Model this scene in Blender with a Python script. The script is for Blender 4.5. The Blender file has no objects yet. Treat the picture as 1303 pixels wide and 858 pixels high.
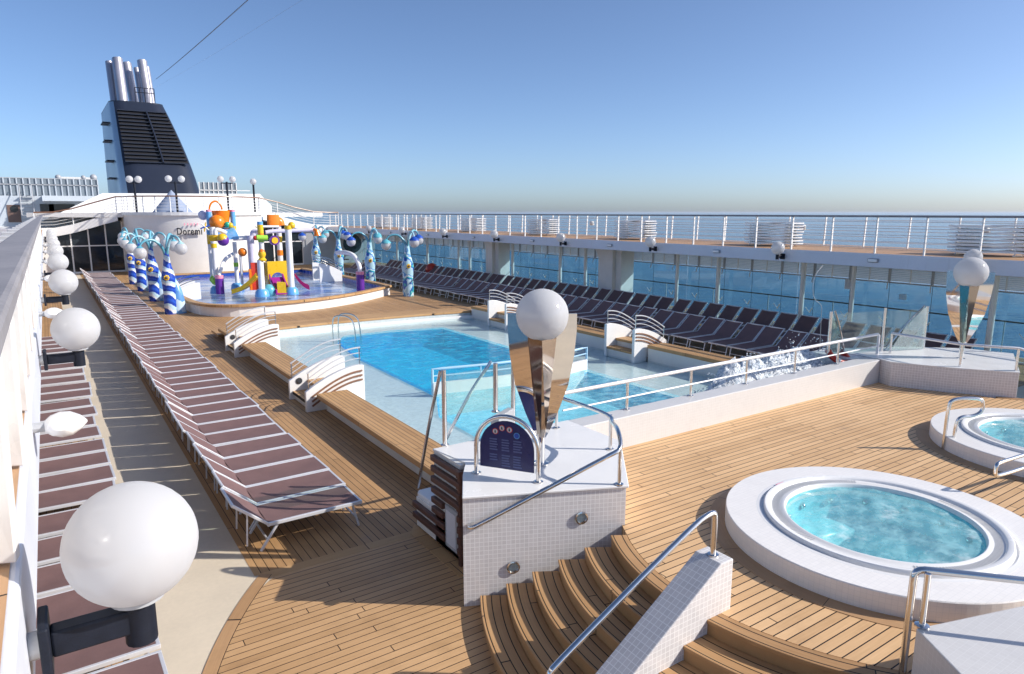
import bpy, bmesh, math, random
from mathutils import Vector, Matrix
R = math.radians
PI = math.pi
rnd = random.Random(7)
S = bpy.context.scene
COL = S.collection

# ------------------------------------------------------------------ camera, sky, sun, exposure
CAMZ = 4.2
FPX, CX, CY = 24 / 36 * 1303, 651.5, 429.0
VPX, HOR = 56.0, 270.5
PIT = math.atan((CY - HOR) / FPX)
YAW = math.atan((CX - VPX) / math.hypot(FPX, CY - HOR))
cd = bpy.data.cameras.new('camera')
cam = bpy.data.objects.new('camera', cd)
COL.objects.link(cam)
cam.location = (0, 0, CAMZ)
cam.rotation_euler = (PI / 2 - PIT, 0, -YAW)
cd.lens = 24
cd.sensor_width = 36
cd.sensor_fit = 'HORIZONTAL'
cd.clip_start = 0.05
cd.clip_end = 200000
S.camera = cam

SUN_EL = R(31.0)
SUN_AZ = R(37.5)                      # shadows run toward -X, turned this much to +Y
to_sun = Vector((math.cos(SUN_AZ) * math.cos(SUN_EL), -math.sin(SUN_AZ) * math.cos(SUN_EL), math.sin(SUN_EL)))
w = bpy.data.worlds.new('World')
S.world = w
w.use_nodes = True
wn = w.node_tree
sky = wn.nodes.new('ShaderNodeTexSky')
sky.sky_type = 'NISHITA'
sky.sun_disc = False
sky.sun_elevation = SUN_EL
sky.sun_rotation = math.atan2(to_sun.x, to_sun.y)
sky.altitude = 0
sky.air_density = 0.6
sky.dust_density = 1.0
sky.ozone_density = 3.8
bg = wn.nodes['Background']
bg.inputs['Strength'].default_value = 0.102
wn.links.new(sky.outputs[0], bg.inputs['Color'])
sl = bpy.data.lights.new('sun', 'SUN')
sl.energy = 3.2
sl.angle = R(0.5)
sl.color = (1.0, 0.945, 0.865)
sun = bpy.data.objects.new('sun', sl)
COL.objects.link(sun)
sun.location = (40, -30, 60)
sun.rotation_euler = to_sun.to_track_quat('Z', 'Y').to_euler()
S.view_settings.view_transform = 'Standard'
S.view_settings.look = 'None'
S.view_settings.exposure = 0.80
S.view_settings.gamma = 1
S.view_settings.use_curve_mapping = False
S.render.engine = 'CYCLES'
S.cycles.max_bounces = 10
S.cycles.transparent_max_bounces = 16
S.cycles.caustics_reflective = False
S.cycles.caustics_refractive = False

# ------------------------------------------------------------------ measuring: a photo pixel on a plane in the place
_fw = Vector((math.sin(YAW) * math.cos(PIT), math.cos(YAW) * math.cos(PIT), -math.sin(PIT)))
_rt = Vector((math.cos(YAW), -math.sin(YAW), 0))
_up = _rt.cross(_fw)
def _ray(px, py): return _fw + _rt * ((px - CX) / FPX) - _up * ((py - CY) / FPX)
def gz(px, py, z):
    d = _ray(px, py); t = (z - CAMZ) / d.z
    return Vector((0, 0, CAMZ)) + d * t
def gy(px, py, y):
    d = _ray(px, py)
    return Vector((0, 0, CAMZ)) + d * (y / d.y)
def gx(px, py, x):
    d = _ray(px, py)
    return Vector((0, 0, CAMZ)) + d * (x / d.x)

def solve_z(x, y, py):
    lo, hi = -2, 8
    for _ in range(50):
        m_ = (lo + hi) / 2
        v = Vector((x, y, m_)) - Vector((0, 0, CAMZ)); zz = v.dot(_fw)
        yy = CY - FPX * v.dot(_up) / zz
        if yy > py: lo = m_
        else: hi = m_
    return lo

# ------------------------------------------------------------------ materials
def newmat(name):
    m = bpy.data.materials.new(name)
    m.use_nodes = True
    nt = m.node_tree
    for n in list(nt.nodes): nt.nodes.remove(n)
    out = nt.nodes.new('ShaderNodeOutputMaterial')
    return m, nt, out
def principled(nt, out, **kw):
    b = nt.nodes.new('ShaderNodeBsdfPrincipled')
    for k, v in kw.items():
        b.inputs[k.replace('_', ' ')].default_value = v
    nt.links.new(b.outputs[0], out.inputs['Surface'])
    return b
def N(nt, t, **kw):
    n = nt.nodes.new(t)
    for k, v in kw.items(): setattr(n, k, v)
    return n
def math_(nt, op, a, b=None, c=None):
    n = N(nt, 'ShaderNodeMath', operation=op)
    for i, x in enumerate((a, b, c)):
        if x is None: continue
        if isinstance(x, (int, float)): n.inputs[i].default_value = x
        else: nt.links.new(x, n.inputs[i])
    return n.outputs[0]
def ramp(nt, fac, stops):
    r = N(nt, 'ShaderNodeValToRGB')
    e = r.color_ramp.elements
    while len(e) > 1: e.remove(e[0])
    e[0].position = stops[0][0]; e[0].color = (*stops[0][1], 1)
    for p, c in stops[1:]:
        k = e.new(p); k.color = (*c, 1)
    nt.links.new(fac, r.inputs[0])
    return r.outputs[0]
def mixc(nt, fac, a, b, mode='MIX'):
    n = N(nt, 'ShaderNodeMix', data_type='RGBA', blend_type=mode)
    for sock, x in ((n.inputs[0], fac), (n.inputs[6], a), (n.inputs[7], b)):
        if isinstance(x, (int, float)): sock.default_value = x
        elif isinstance(x, tuple): sock.default_value = (*x, 1) if len(x) == 3 else x
        else: nt.links.new(x, sock)
    return n.outputs[2]
def noise(nt, vec, scale, detail=3, rough=.55):
    n = N(nt, 'ShaderNodeTexNoise')
    n.inputs['Scale'].default_value = scale
    n.inputs['Detail'].default_value = detail
    n.inputs['Roughness'].default_value = rough
    if vec is not None: nt.links.new(vec, n.inputs['Vector'])
    return n.outputs['Fac']
def bump(nt, b, h, strength=.3, dist=.01):
    n = N(nt, 'ShaderNodeBump')
    n.inputs['Strength'].default_value = strength
    n.inputs['Distance'].default_value = dist
    nt.links.new(h, n.inputs['Height'])
    nt.links.new(n.outputs[0], b.inputs['Normal'])
def position(nt): return N(nt, 'ShaderNodeNewGeometry').outputs['Position']
def objco(nt): return N(nt, 'ShaderNodeTexCoord').outputs['Object']
def paint(name, c, rough=.45, metal=0.0, var=.08, nscale=2.2, spec=.5, coat=0.0):
    """a painted or plain surface: the colour drifts a little over the thing, with faint wear"""
    m, nt, out = newmat(name)
    b = principled(nt, out, Roughness=rough, Metallic=metal)
    b.inputs['Specular IOR Level'].default_value = spec
    b.inputs['Coat Weight'].default_value = coat
    p = position(nt)
    n1 = noise(nt, p, nscale, 4)
    n2 = noise(nt, p, nscale * 14, 3)
    f = math_(nt, 'ADD', math_(nt, 'MULTIPLY', n1, .65), math_(nt, 'MULTIPLY', n2, .35))
    lo = tuple(x * (1 - var) for x in c); hi = tuple(min(1, x * (1 + var)) for x in c)
    nt.links.new(ramp(nt, f, [(.3, lo), (.7, hi)]), b.inputs['Base Color'])
    if name.startswith('white') or name == 'fascia_paint' or name == 'offwhite_paint':
        mp = N(nt, 'ShaderNodeMapping'); mp.inputs['Scale'].default_value = (7, 7, .55); nt.links.new(p, mp.inputs[0])
        runs = noise(nt, mp.outputs[0], 1.0, 5, .65)
        scuff = noise(nt, p, 6.5, 6, .7)
        dm = math_(nt, 'MAXIMUM', ramp(nt, runs, [(.62, (0, 0, 0)), (.82, (.20, .20, .20))]), ramp(nt, scuff, [(.64, (0, 0, 0)), (.75, (.14, .14, .14))]))
        base = b.inputs['Base Color'].links[0].from_socket
        nt.links.new(mixc(nt, dm, base, (c[0] * .55, c[1] * .50, c[2] * .45)), b.inputs['Base Color'])
    r = math_(nt, 'MULTIPLY_ADD', n1, .2, rough - .1)
    nt.links.new(r, b.inputs['Roughness'])
    return m
def plank_vec(nt, mode, cx=0, cy=0):
    p = position(nt)
    s = N(nt, 'ShaderNodeSeparateXYZ'); nt.links.new(p, s.inputs[0])
    x, y, z = s.outputs
    if mode == 'X': u, v = x, y
    elif mode == 'Y': u, v = y, x
    else:                                   # planks bent round a centre
        dx = math_(nt, 'SUBTRACT', x, cx); dy = math_(nt, 'SUBTRACT', y, cy)
        v = math_(nt, 'SQRT', math_(nt, 'ADD', math_(nt, 'MULTIPLY', dx, dx), math_(nt, 'MULTIPLY', dy, dy)))
        u = math_(nt, 'MULTIPLY', math_(nt, 'ARCTAN2', dy, dx), 3.0)
    c = N(nt, 'ShaderNodeCombineXYZ')
    nt.links.new(u, c.inputs[0]); nt.links.new(v, c.inputs[1])
    return c.outputs[0], u, v, z
def teak(name, mode, c1, c2, wdt=.1, length=2.5, seam=.010, cx=0, cy=0, off=0.0, seamc=(.018, .013, .010), rough=.55):
    m, nt, out = newmat(name)
    b = principled(nt, out, Roughness=rough)
    b.inputs['Specular IOR Level'].default_value = .3
    vec, u, v, z = plank_vec(nt, mode, cx, cy)
    if off:
        mp = N(nt, 'ShaderNodeMapping'); mp.inputs['Location'].default_value = (0, off, 0)
        nt.links.new(vec, mp.inputs[0]); vec = mp.outputs[0]
    row = math_(nt, 'FLOOR', math_(nt, 'DIVIDE', math_(nt, 'ADD', v, off), wdt))
    wn_ = N(nt, 'ShaderNodeTexWhiteNoise', noise_dimensions='1D'); nt.links.new(row, wn_.inputs['W'])
    # shift every row by a random amount so butt joints never line up
    sh = N(nt, 'ShaderNodeCombineXYZ'); nt.links.new(math_(nt, 'MULTIPLY', wn_.outputs['Value'], 1.7), sh.inputs[0])
    ad = N(nt, 'ShaderNodeVectorMath', operation='ADD'); nt.links.new(vec, ad.inputs[0]); nt.links.new(sh.outputs[0], ad.inputs[1])
    br = N(nt, 'ShaderNodeTexBrick', offset=0.0, squash=1.0)
    br.inputs['Scale'].default_value = 1
    br.inputs['Brick Width'].default_value = length
    br.inputs['Row Height'].default_value = wdt
    br.inputs['Mortar Size'].default_value = seam / 2
    br.inputs['Mortar Smooth'].default_value = .1
    br.inputs['Bias'].default_value = 0
    br.inputs['Color1'].default_value = (0, 0, 0, 1); br.inputs['Color2'].default_value = (1, 1, 1, 1)
    br.inputs['Mortar'].default_value = (.5, .5, .5, 1)
    nt.links.new(ad.outputs[0], br.inputs['Vector'])
    sc = N(nt, 'ShaderNodeVectorMath', operation='MULTIPLY'); sc.inputs[1].default_value = (2.2, 55, 1)
    nt.links.new(ad.outputs[0], sc.inputs[0])
    grain = noise(nt, sc.outputs[0], 1.0, 4, .6)
    p = position(nt)
    patch = noise(nt, p, .55, 4, .6)
    t = math_(nt, 'ADD', math_(nt, 'MULTIPLY', br.outputs['Color'], .26), math_(nt, 'ADD', math_(nt, 'MULTIPLY', grain, .44), math_(nt, 'MULTIPLY', patch, .44)))
    wood = ramp(nt, t, [(.2, c1), (.95, c2)])
    stain = noise(nt, p, 2.3, 5, .65)
    wood = mixc(nt, math_(nt, 'MULTIPLY', ramp(nt, stain, [(.52, (0, 0, 0)), (.75, (1, 1, 1))]), .22), wood, tuple(x * .55 for x in c1))
    damp = noise(nt, p, .9, 6, .62)
    dmask = ramp(nt, damp, [(.60, (0, 0, 0)), (.68, (.5, .5, .5))])
    wood = mixc(nt, math_(nt, 'MULTIPLY', dmask, .55), wood, mixc(nt, 1.0, wood, (.62, .58, .54), 'MULTIPLY'))
    nt.links.new(math_(nt, 'SUBTRACT', rough, math_(nt, 'MULTIPLY', dmask, .35)), b.inputs['Roughness'])
    col = mixc(nt, br.outputs['Fac'], wood, seamc)
    nt.links.new(col, b.inputs['Base Color'])
    h = math_(nt, 'SUBTRACT', math_(nt, 'MULTIPLY', grain, .25), br.outputs['Fac'])
    bump(nt, b, h, .35, .004)
    return m
def tile(name, c=(.78, .77, .75), grout=(.50, .50, .50), size=.045, gs=.004, rough=.3, var=.10, polar=None):
    m, nt, out = newmat(name)
    b = principled(nt, out, Roughness=rough)
    g = N(nt, 'ShaderNodeNewGeometry')
    sp = N(nt, 'ShaderNodeSeparateXYZ'); nt.links.new(g.outputs['Position'], sp.inputs[0])
    x, y, z = sp.outputs
    sn = N(nt, 'ShaderNodeSeparateXYZ'); nt.links.new(g.outputs['True Normal'], sn.inputs[0])
    top = math_(nt, 'GREATER_THAN', math_(nt, 'ABSOLUTE', sn.outputs[2]), .35)
    if polar:
        dx = math_(nt, 'SUBTRACT', x, polar[0]); dy = math_(nt, 'SUBTRACT', y, polar[1])
        side_u = math_(nt, 'MULTIPLY', math_(nt, 'ARCTAN2', dy, dx), polar[2])
        topu, topv = x, y
    else:
        side_u = math_(nt, 'SUBTRACT', math_(nt, 'MULTIPLY', y, sn.outputs[0]), math_(nt, 'MULTIPLY', x, sn.outputs[1]))
        topu, topv = x, y
    def mixf(f, a, b_):
        n = N(nt, 'ShaderNodeMix'); nt.links.new(f, n.inputs[0]); nt.links.new(a, n.inputs[2]); nt.links.new(b_, n.inputs[3]); return n.outputs[0]
    u = mixf(top, side_u, topu); v = mixf(top, z, topv)
    cv = N(nt, 'ShaderNodeCombineXYZ'); nt.links.new(u, cv.inputs[0]); nt.links.new(v, cv.inputs[1])
    br = N(nt, 'ShaderNodeTexBrick', offset=0.0)
    br.inputs['Scale'].default_value = 1
    br.inputs['Brick Width'].default_value = size; br.inputs['Row Height'].default_value = size
    br.inputs['Mortar Size'].default_value = gs / 2; br.inputs['Mortar Smooth'].default_value = .2
    br.inputs['Color1'].default_value = (*[k * (1 - var) for k in c], 1); br.inputs['Color2'].default_value = (*[min(1, k * (1 + var * .3)) for k in c], 1)
    br.inputs['Mortar'].default_value = (*grout, 1)
    nt.links.new(cv.outputs[0], br.inputs['Vector'])
    dirt = noise(nt, g.outputs['Position'], 3.0, 5, .6)
    col = mixc(nt, ramp(nt, dirt, [(.5, (0, 0, 0)), (.85, (.22, .22, .22))]), br.outputs['Color'], tuple(k * .7 for k in c))
    nt.links.new(col, b.inputs['Base Color'])
    bump(nt, b, math_(nt, 'SUBTRACT', 1.0, br.outputs['Fac']), .3, .002)
    return m
def glassmat(name, tint=(.80, .93, .90), refl=.16, haze=.04):
    m, nt, out = newmat(name)
    tr = N(nt, 'ShaderNodeBsdfTransparent'); tr.inputs[0].default_value = (*tint, 1)
    gl = N(nt, 'ShaderNodeBsdfGlossy'); gl.inputs['Roughness'].default_value = .02
    df = N(nt, 'ShaderNodeBsdfDiffuse'); df.inputs[0].default_value = (.7, .75, .75, 1)
    lw_ = N(nt, 'ShaderNodeLayerWeight'); lw_.inputs['Blend'].default_value = .5
    f = math_(nt, 'MULTIPLY_ADD', math_(nt, 'POWER', lw_.outputs['Facing'], 5.0), .6, refl * .3)
    m1 = N(nt, 'ShaderNodeMixShader'); nt.links.new(f, m1.inputs[0]); nt.links.new(tr.outputs[0], m1.inputs[1]); nt.links.new(gl.outputs[0], m1.inputs[2])
    sm = noise(nt, position(nt), 4.0, 5, .7)
    f2 = math_(nt, 'MULTIPLY', sm, haze * 2)
    m2 = N(nt, 'ShaderNodeMixShader'); nt.links.new(f2, m2.inputs[0]); nt.links.new(m1.outputs[0], m2.inputs[1]); nt.links.new(df.outputs[0], m2.inputs[2])
    nt.links.new(m2.outputs[0], out.inputs['Surface'])
    return m
def watermat(name, tint, body, bodyf=.10, scale=2.4, bstr=.5, foam=None, floor_=.0, bdist=.05):
    """clear tinted water: what lies below shows through, the sky mirrors on the ripples, and stirred-in air clouds it"""
    m, nt, out = newmat(name)
    p = position(nt)
    wv = N(nt, 'ShaderNodeMapping'); wv.inputs['Scale'].default_value = (1, 1.35, 1)
    nt.links.new(p, wv.inputs[0])
    n1 = noise(nt, wv.outputs[0], scale, 3, .5)
    n2 = noise(nt, wv.outputs[0], scale * 3.1, 3, .55)
    h = math_(nt, 'ADD', math_(nt, 'MULTIPLY', n1, .65), math_(nt, 'MULTIPLY', n2, .35))
    bp = N(nt, 'ShaderNodeBump'); bp.inputs['Strength'].default_value = bstr; bp.inputs['Distance'].default_value = bdist
    nt.links.new(h, bp.inputs['Height'])
    tr = N(nt, 'ShaderNodeBsdfTransparent'); tr.inputs[0].default_value = (*tint, 1)
    df = N(nt, 'ShaderNodeBsdfDiffuse'); df.inputs[0].default_value = (*body, 1)
    nt.links.new(bp.outputs[0], df.inputs['Normal'])
    gl = N(nt, 'ShaderNodeBsdfGlossy'); gl.inputs['Roughness'].default_value = .04
    nt.links.new(bp.outputs[0], gl.inputs['Normal'])
    lw_ = N(nt, 'ShaderNodeLayerWeight'); lw_.inputs['Blend'].default_value = .5; nt.links.new(bp.outputs[0], lw_.inputs['Normal'])
    fr_f = math_(nt, 'MULTIPLY_ADD', math_(nt, 'POWER', lw_.outputs['Facing'], 5.0), .55, .02)
    rip = ramp(nt, h, [(.40, (0, 0, 0)), (.62, (1, 1, 1))])
    bf = math_(nt, 'MULTIPLY_ADD', rip, bodyf, floor_)
    a = N(nt, 'ShaderNodeMixShader'); nt.links.new(bf, a.inputs[0]); nt.links.new(tr.outputs[0], a.inputs[1]); nt.links.new(df.outputs[0], a.inputs[2])
    c = N(nt, 'ShaderNodeMixShader'); nt.links.new(fr_f, c.inputs[0]); nt.links.new(a.outputs[0], c.inputs[1]); nt.links.new(gl.outputs[0], c.inputs[2])
    last = c
    if foam:                       # froth drawn out in ragged streaks: (threshold, scale, stretch)
        th, fs, st, amt = foam
        mp = N(nt, 'ShaderNodeMapping'); mp.inputs['Scale'].default_value = st; nt.links.new(p, mp.inputs[0])
        fn = noise(nt, mp.outputs[0], fs, 8, .68)
        ff = ramp(nt, fn, [(th, (0, 0, 0)), (th + .13, (1, 1, 1))])
        fd = N(nt, 'ShaderNodeBsdfDiffuse'); fd.inputs[0].default_value = (.78, .86, .86, 1)
        d = N(nt, 'ShaderNodeMixShader'); nt.links.new(math_(nt, 'MULTIPLY', ff, amt), d.inputs[0]); nt.links.new(c.outputs[0], d.inputs[1]); nt.links.new(fd.outputs[0], d.inputs[2])
        last = d
    nt.links.new(last.outputs[0], out.inputs['Surface'])
    return m

M = {}
M['white'] = paint('white_paint', (.78, .76, .73), .4, var=.05)
M['white_gloss'] = paint('white_gloss_paint', (.81, .80, .785), .25, var=.03)
M['offwhite'] = paint('offwhite_paint', (.70, .69, .66), .5, var=.07)
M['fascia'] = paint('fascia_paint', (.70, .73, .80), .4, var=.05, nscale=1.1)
M['shade_white'] = paint('pale_grey_paint', (.50, .55, .60), .5, var=.06, nscale=.6)  # white of the far-left superstructure, its blue-grey shade mixed into the colour
M['slate'] = paint('slate_blue_fabric', (.26, .31, .42), .6)
M['hull'] = paint('hull_paint', (.75, .75, .75), .45)
M['beige'] = paint('beige_deck_paint', (.66, .57, .44), .6, var=.09, nscale=1.3)
M['teakY'] = teak('teak_planks_lengthwise', 'Y', (.29, .16, .07), (.60, .36, .17))
M['teakX'] = teak('teak_planks_crosswise', 'X', (.36, .205, .09), (.68, .43, .225))
M['teakU'] = teak('teak_planks_upper_deck', 'Y', (.36, .20, .10), (.60, .38, .22))
M['teakJ'] = teak('pale_teak_planks_crosswise', 'X', (.50, .295, .14), (.86, .575, .32), off=.02, wdt=.094, seam=.0115)
M['bench'] = teak('teak_bench_boards', 'Y', (.34, .185, .075), (.62, .38, .18), wdt=.088, length=2.6, off=.03)
M['benchX'] = teak('teak_curved_boards', 'X', (.36, .20, .085), (.62, .39, .19), wdt=.4, length=2.2)
M['stair'] = teak('teak_stair_boards', 'R', (.32, .175, .075), (.60, .36, .175), wdt=.0933, length=2.4, cx=6.9, cy=3.7, off=.04, seam=.012)
M['rim'] = teak('teak_rim_boards', 'R', (.33, .185, .085), (.58, .36, .19), wdt=.5, length=2.3, cx=6.9, cy=3.7)
M['stairR'] = teak('teak_stair_boards_right', 'R', (.27, .145, .062), (.52, .31, .15), wdt=.0933, length=2.4, cx=12.4, cy=3.7, off=.04)
M['tile'] = tile('white_mosaic_tile', (.66, .635, .63), (.84, .83, .82), size=.049, gs=.0065, var=.07)
M['tilew'] = tile('white_wall_tile', (.62, .605, .59), (.70, .69, .68), gs=.003, var=.03)
M['tilej'] = tile('white_tub_tile', (.80, .78, .77), (.66, .65, .66), size=.05, gs=.004, var=.04)
M['pool_pale'] = tile('pale_pool_tile', (.66, .74, .75), (.70, .76, .76), size=.06, gs=.005, var=.12)
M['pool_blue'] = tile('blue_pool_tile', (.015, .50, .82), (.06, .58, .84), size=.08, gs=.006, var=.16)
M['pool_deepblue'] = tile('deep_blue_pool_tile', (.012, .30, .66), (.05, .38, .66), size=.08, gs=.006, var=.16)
M['pool_turq'] = tile('turquoise_pool_tile', (.30, .72, .84), (.40, .76, .84), size=.08, gs=.006, var=.12)
M['water'] = watermat('pool_water', (.72, .97, .99), (.03, .57, .82), .36, 2.8, .5, floor_=.25)
M['water_shelf'] = watermat('shelf_water', (.90, .97, .975), (.5, .62, .64), .10, 3.5, .25)
M['water_tub'] = watermat('tub_water', (.80, .97, .97), (.46, .80, .82), .26, 5.0, .25, foam=(.55, 1.5, (1.0, 1.0, 1), .6), floor_=.22)
M['water_kid'] = watermat('paddling_water', (.86, .93, .98), (.40, .52, .72), .18, 2.2, .3)
M['tub_wall'] = paint('tub_shell', (.26, .72, .80), .3, var=.05)
M['alu'] = paint('brushed_aluminium', (.72, .72, .74), .38, metal=.35, var=.06)
M['steel'] = paint('polished_steel', (.74, .72, .70), .16, metal=1.0, var=.05)
M['mirror'] = paint('mirror_steel', (.80, .78, .76), .12, metal=1.0, var=.04)
M['mirror'].node_tree.nodes['Principled BSDF'].inputs['Roughness'].default_value = .03
for l in list(M['mirror'].node_tree.links):
    if l.to_socket.name == 'Roughness': M['mirror'].node_tree.links.remove(l)
M['sling'] = paint('brown_mesh_fabric', (.180, .104, .098), .75, var=.14, nscale=5)
M['globe'] = paint('opal_globe', (.80, .79, .785), .22, var=.02, nscale=4)
def opal():
    m, nt, out = newmat('opal_globe')
    df = N(nt, 'ShaderNodeBsdfDiffuse'); df.inputs[0].default_value = (.765, .765, .775, 1)
    tl = N(nt, 'ShaderNodeBsdfTranslucent'); tl.inputs[0].default_value = (.80, .80, .81, 1)
    gl = N(nt, 'ShaderNodeBsdfGlossy'); gl.inputs['Roughness'].default_value = .09
    a = N(nt, 'ShaderNodeMixShader'); a.inputs[0].default_value = .52; nt.links.new(df.outputs[0], a.inputs[1]); nt.links.new(tl.outputs[0], a.inputs[2])
    b = N(nt, 'ShaderNodeMixShader'); b.inputs[0].default_value = .05; nt.links.new(a.outputs[0], b.inputs[1]); nt.links.new(gl.outputs[0], b.inputs[2])
    nt.links.new(b.outputs[0], out.inputs['Surface'])
    return m
M['globe'] = opal()
M['black'] = paint('black_iron', (.011, .014, .024), .5, var=.4, nscale=14, spec=.25)
M['navy'] = paint('navy_panel', (.020, .026, .115), .25, var=.1)
M['funnel'] = paint('funnel_navy', (.019, .025, .044), .35, var=.1, nscale=.4)
M['funnel_side'] = paint('funnel_pale_blue', (.25, .35, .46), .35, var=.08, nscale=.4)
M['dark'] = paint('dark_recess', (.010, .010, .014), .5)
M['slat'] = paint('dark_red_wood', (.10, .042, .028), .45, var=.2, nscale=6)
M['exhaust'] = paint('exhaust_steel', (.40, .39, .44), .4, metal=.5, var=.12, nscale=.5)
M['handrail'] = paint('grey_varnished_rail', (.27, .26, .275), .6, var=.2, nscale=5, spec=.15)
M['woodrail'] = paint('varnished_rail', (.24, .12, .07), .35, var=.2, nscale=5)
M['darkglass'] = paint('dark_window_glass', (.020, .026, .032), .06, var=.5, nscale=.8)
M['door'] = paint('brown_door_paint', (.16, .10, .08), .45)
M['glass'] = glassmat('screen_glass', (.62, .79, .86), .10, .01)
M['glass2'] = glassmat('clear_guard_glass', (.86, .95, .93), .12, .06)
M['smoke'] = paint('smoked_glass', (.20, .235, .27), .12, var=.25, nscale=.8)
M['darkmirror'] = paint('bronze_mirror', (.30, .26, .23), .06, metal=1.0, var=.05)
M['frost'] = glassmat('frosted_guard_glass', (.86, .94, .92), .15, .30)
M['grey'] = paint('grey_paint', (.38, .39, .41), .45)
M['louvre'] = paint('louvre_paint', (.88, .88, .87), .45)
M['plasticwhite'] = paint('white_pvc', (.80, .80, .82), .25, var=.03)
for nm, c in dict(yellow=(.80, .50, .02), orange=(.85, .22, .015), purple=(.13, .03, .30), magenta=(.55, .02, .25), pink=(.85, .30, .42), plum=(.32, .02, .26), hotpink=(.72, .03, .22), skyblue=(.13, .38, .72),
                  blue=(.02, .08, .42), lime=(.32, .65, .06), red=(.60, .05, .03), green=(.02, .35, .22), lavender=(.62, .60, .76), babyblue=(.42, .62, .78), teal=(.12, .42, .50)).items():
    M[nm] = paint(nm + '_plastic', c, .28, var=.06)
M['redring'] = paint('red_buoy', (.55, .04, .02), .4)
M['paper'] = paint('paper', (.6, .6, .64), .6)
M['ink'] = paint('pale_print', (.085, .11, .26), .5)
def foammat():
    m, nt, out = newmat('white_water')
    b = principled(nt, out, Roughness=.25)
    n1 = noise(nt, position(nt), 9, 6, .7)
    nt.links.new(ramp(nt, n1, [(.36, (.40, .50, .60)), (.50, (.82, .86, .90)), (.7, (.9, .92, .93))]), b.inputs['Base Color'])
    bump(nt, b, noise(nt, position(nt), 38, 5, .7), .8, .03)
    tr = N(nt, 'ShaderNodeBsdfTransparent'); tr.inputs[0].default_value = (.93, .97, 1, 1)
    n2 = noise(nt, position(nt), 21, 6, .75)
    mx = N(nt, 'ShaderNodeMixShader'); nt.links.new(ramp(nt, n2, [(.50, (0, 0, 0)), (.64, (.9, .9, .9))]), mx.inputs[0])
    nt.links.new(b.outputs[0], mx.inputs[1]); nt.links.new(tr.outputs[0], mx.inputs[2]); nt.links.new(mx.outputs[0], out.inputs['Surface'])
    return m
M['foam'] = foammat()
M['rope'] = paint('dark_cable', (.06, .06, .07), .6)
M['porthole'] = paint('porthole_glass', (.02, .03, .035), .05)

def seamat():
    m, nt, out = newmat('open_sea')
    b = principled(nt, out, Roughness=.12, IOR=1.33)
    p = position(nt)
    mp = N(nt, 'ShaderNodeMapping'); mp.inputs['Scale'].default_value = (.35, 1, 1); mp.inputs['Rotation'].default_value = (0, 0, R(-34)); nt.links.new(p, mp.inputs[0])
    big = noise(nt, mp.outputs[0], .012, 5, .6)
    nt.links.new(ramp(nt, big, [(.35, (.010, .075, .155)), (.65, (.022, .125, .225))]), b.inputs['Base Color'])
    h = math_(nt, 'ADD', noise(nt, mp.outputs[0], .28, 6, .62), math_(nt, 'MULTIPLY', noise(nt, mp.outputs[0], .05, 3), 1.2))
    bump(nt, b, h, 1.0, 1.1)
    return m
M['sea'] = seamat()

def spiral(name, cols, twist, obj_r=1.0, patch=False):
    """painted column: bands of colour wound round it"""
    m, nt, out = newmat(name)
    b = principled(nt, out, Roughness=.25)
    s = N(nt, 'ShaderNodeSeparateXYZ'); nt.links.new(objco(nt), s.inputs[0])
    a = math_(nt, 'DIVIDE', math_(nt, 'ARCTAN2', s.outputs[1], s.outputs[0]), 2 * PI)
    n = noise(nt, objco(nt), 1.6, 3)
    t = math_(nt, 'FRACT', math_(nt, 'ADD', math_(nt, 'ADD', a, math_(nt, 'MULTIPLY', s.outputs[2], twist)), math_(nt, 'MULTIPLY', n, 1.1 if not patch else 2.6)))
    r = N(nt, 'ShaderNodeValToRGB'); r.color_ramp.interpolation = 'CONSTANT'
    e = r.color_ramp.elements
    while len(e) > 1: e.remove(e[0])
    e[0].position = 0; e[0].color = (*cols[0], 1)
    for i, c in enumerate(cols[1:]):
        k = e.new((i + 1) / len(cols)); k.color = (*c, 1)
    nt.links.new(t, r.inputs[0]); nt.links.new(r.outputs[0], b.inputs['Base Color'])
    return m
M['spiral'] = spiral('blue_white_spiral', [(.012, .05, .36), (.02, .09, .50), (.012, .05, .36), (.70, .74, .80), (.45, .62, .74)], 1.9)
M['spiral2'] = spiral('pale_blue_spiral', [(.10, .26, .56), (.16, .36, .64), (.50, .64, .78)], .9)
M['twist'] = spiral('teal_twist', [(.10, .32, .42), (.34, .56, .64), (.16, .42, .52)], .7)
M['coral'] = spiral('sea_mosaic', [(.42, .62, .74), (.02, .10, .42), (.05, .42, .42), (.62, .74, .82), (.10, .30, .60), (.40, .62, .72)], .7, patch=True)

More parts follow.
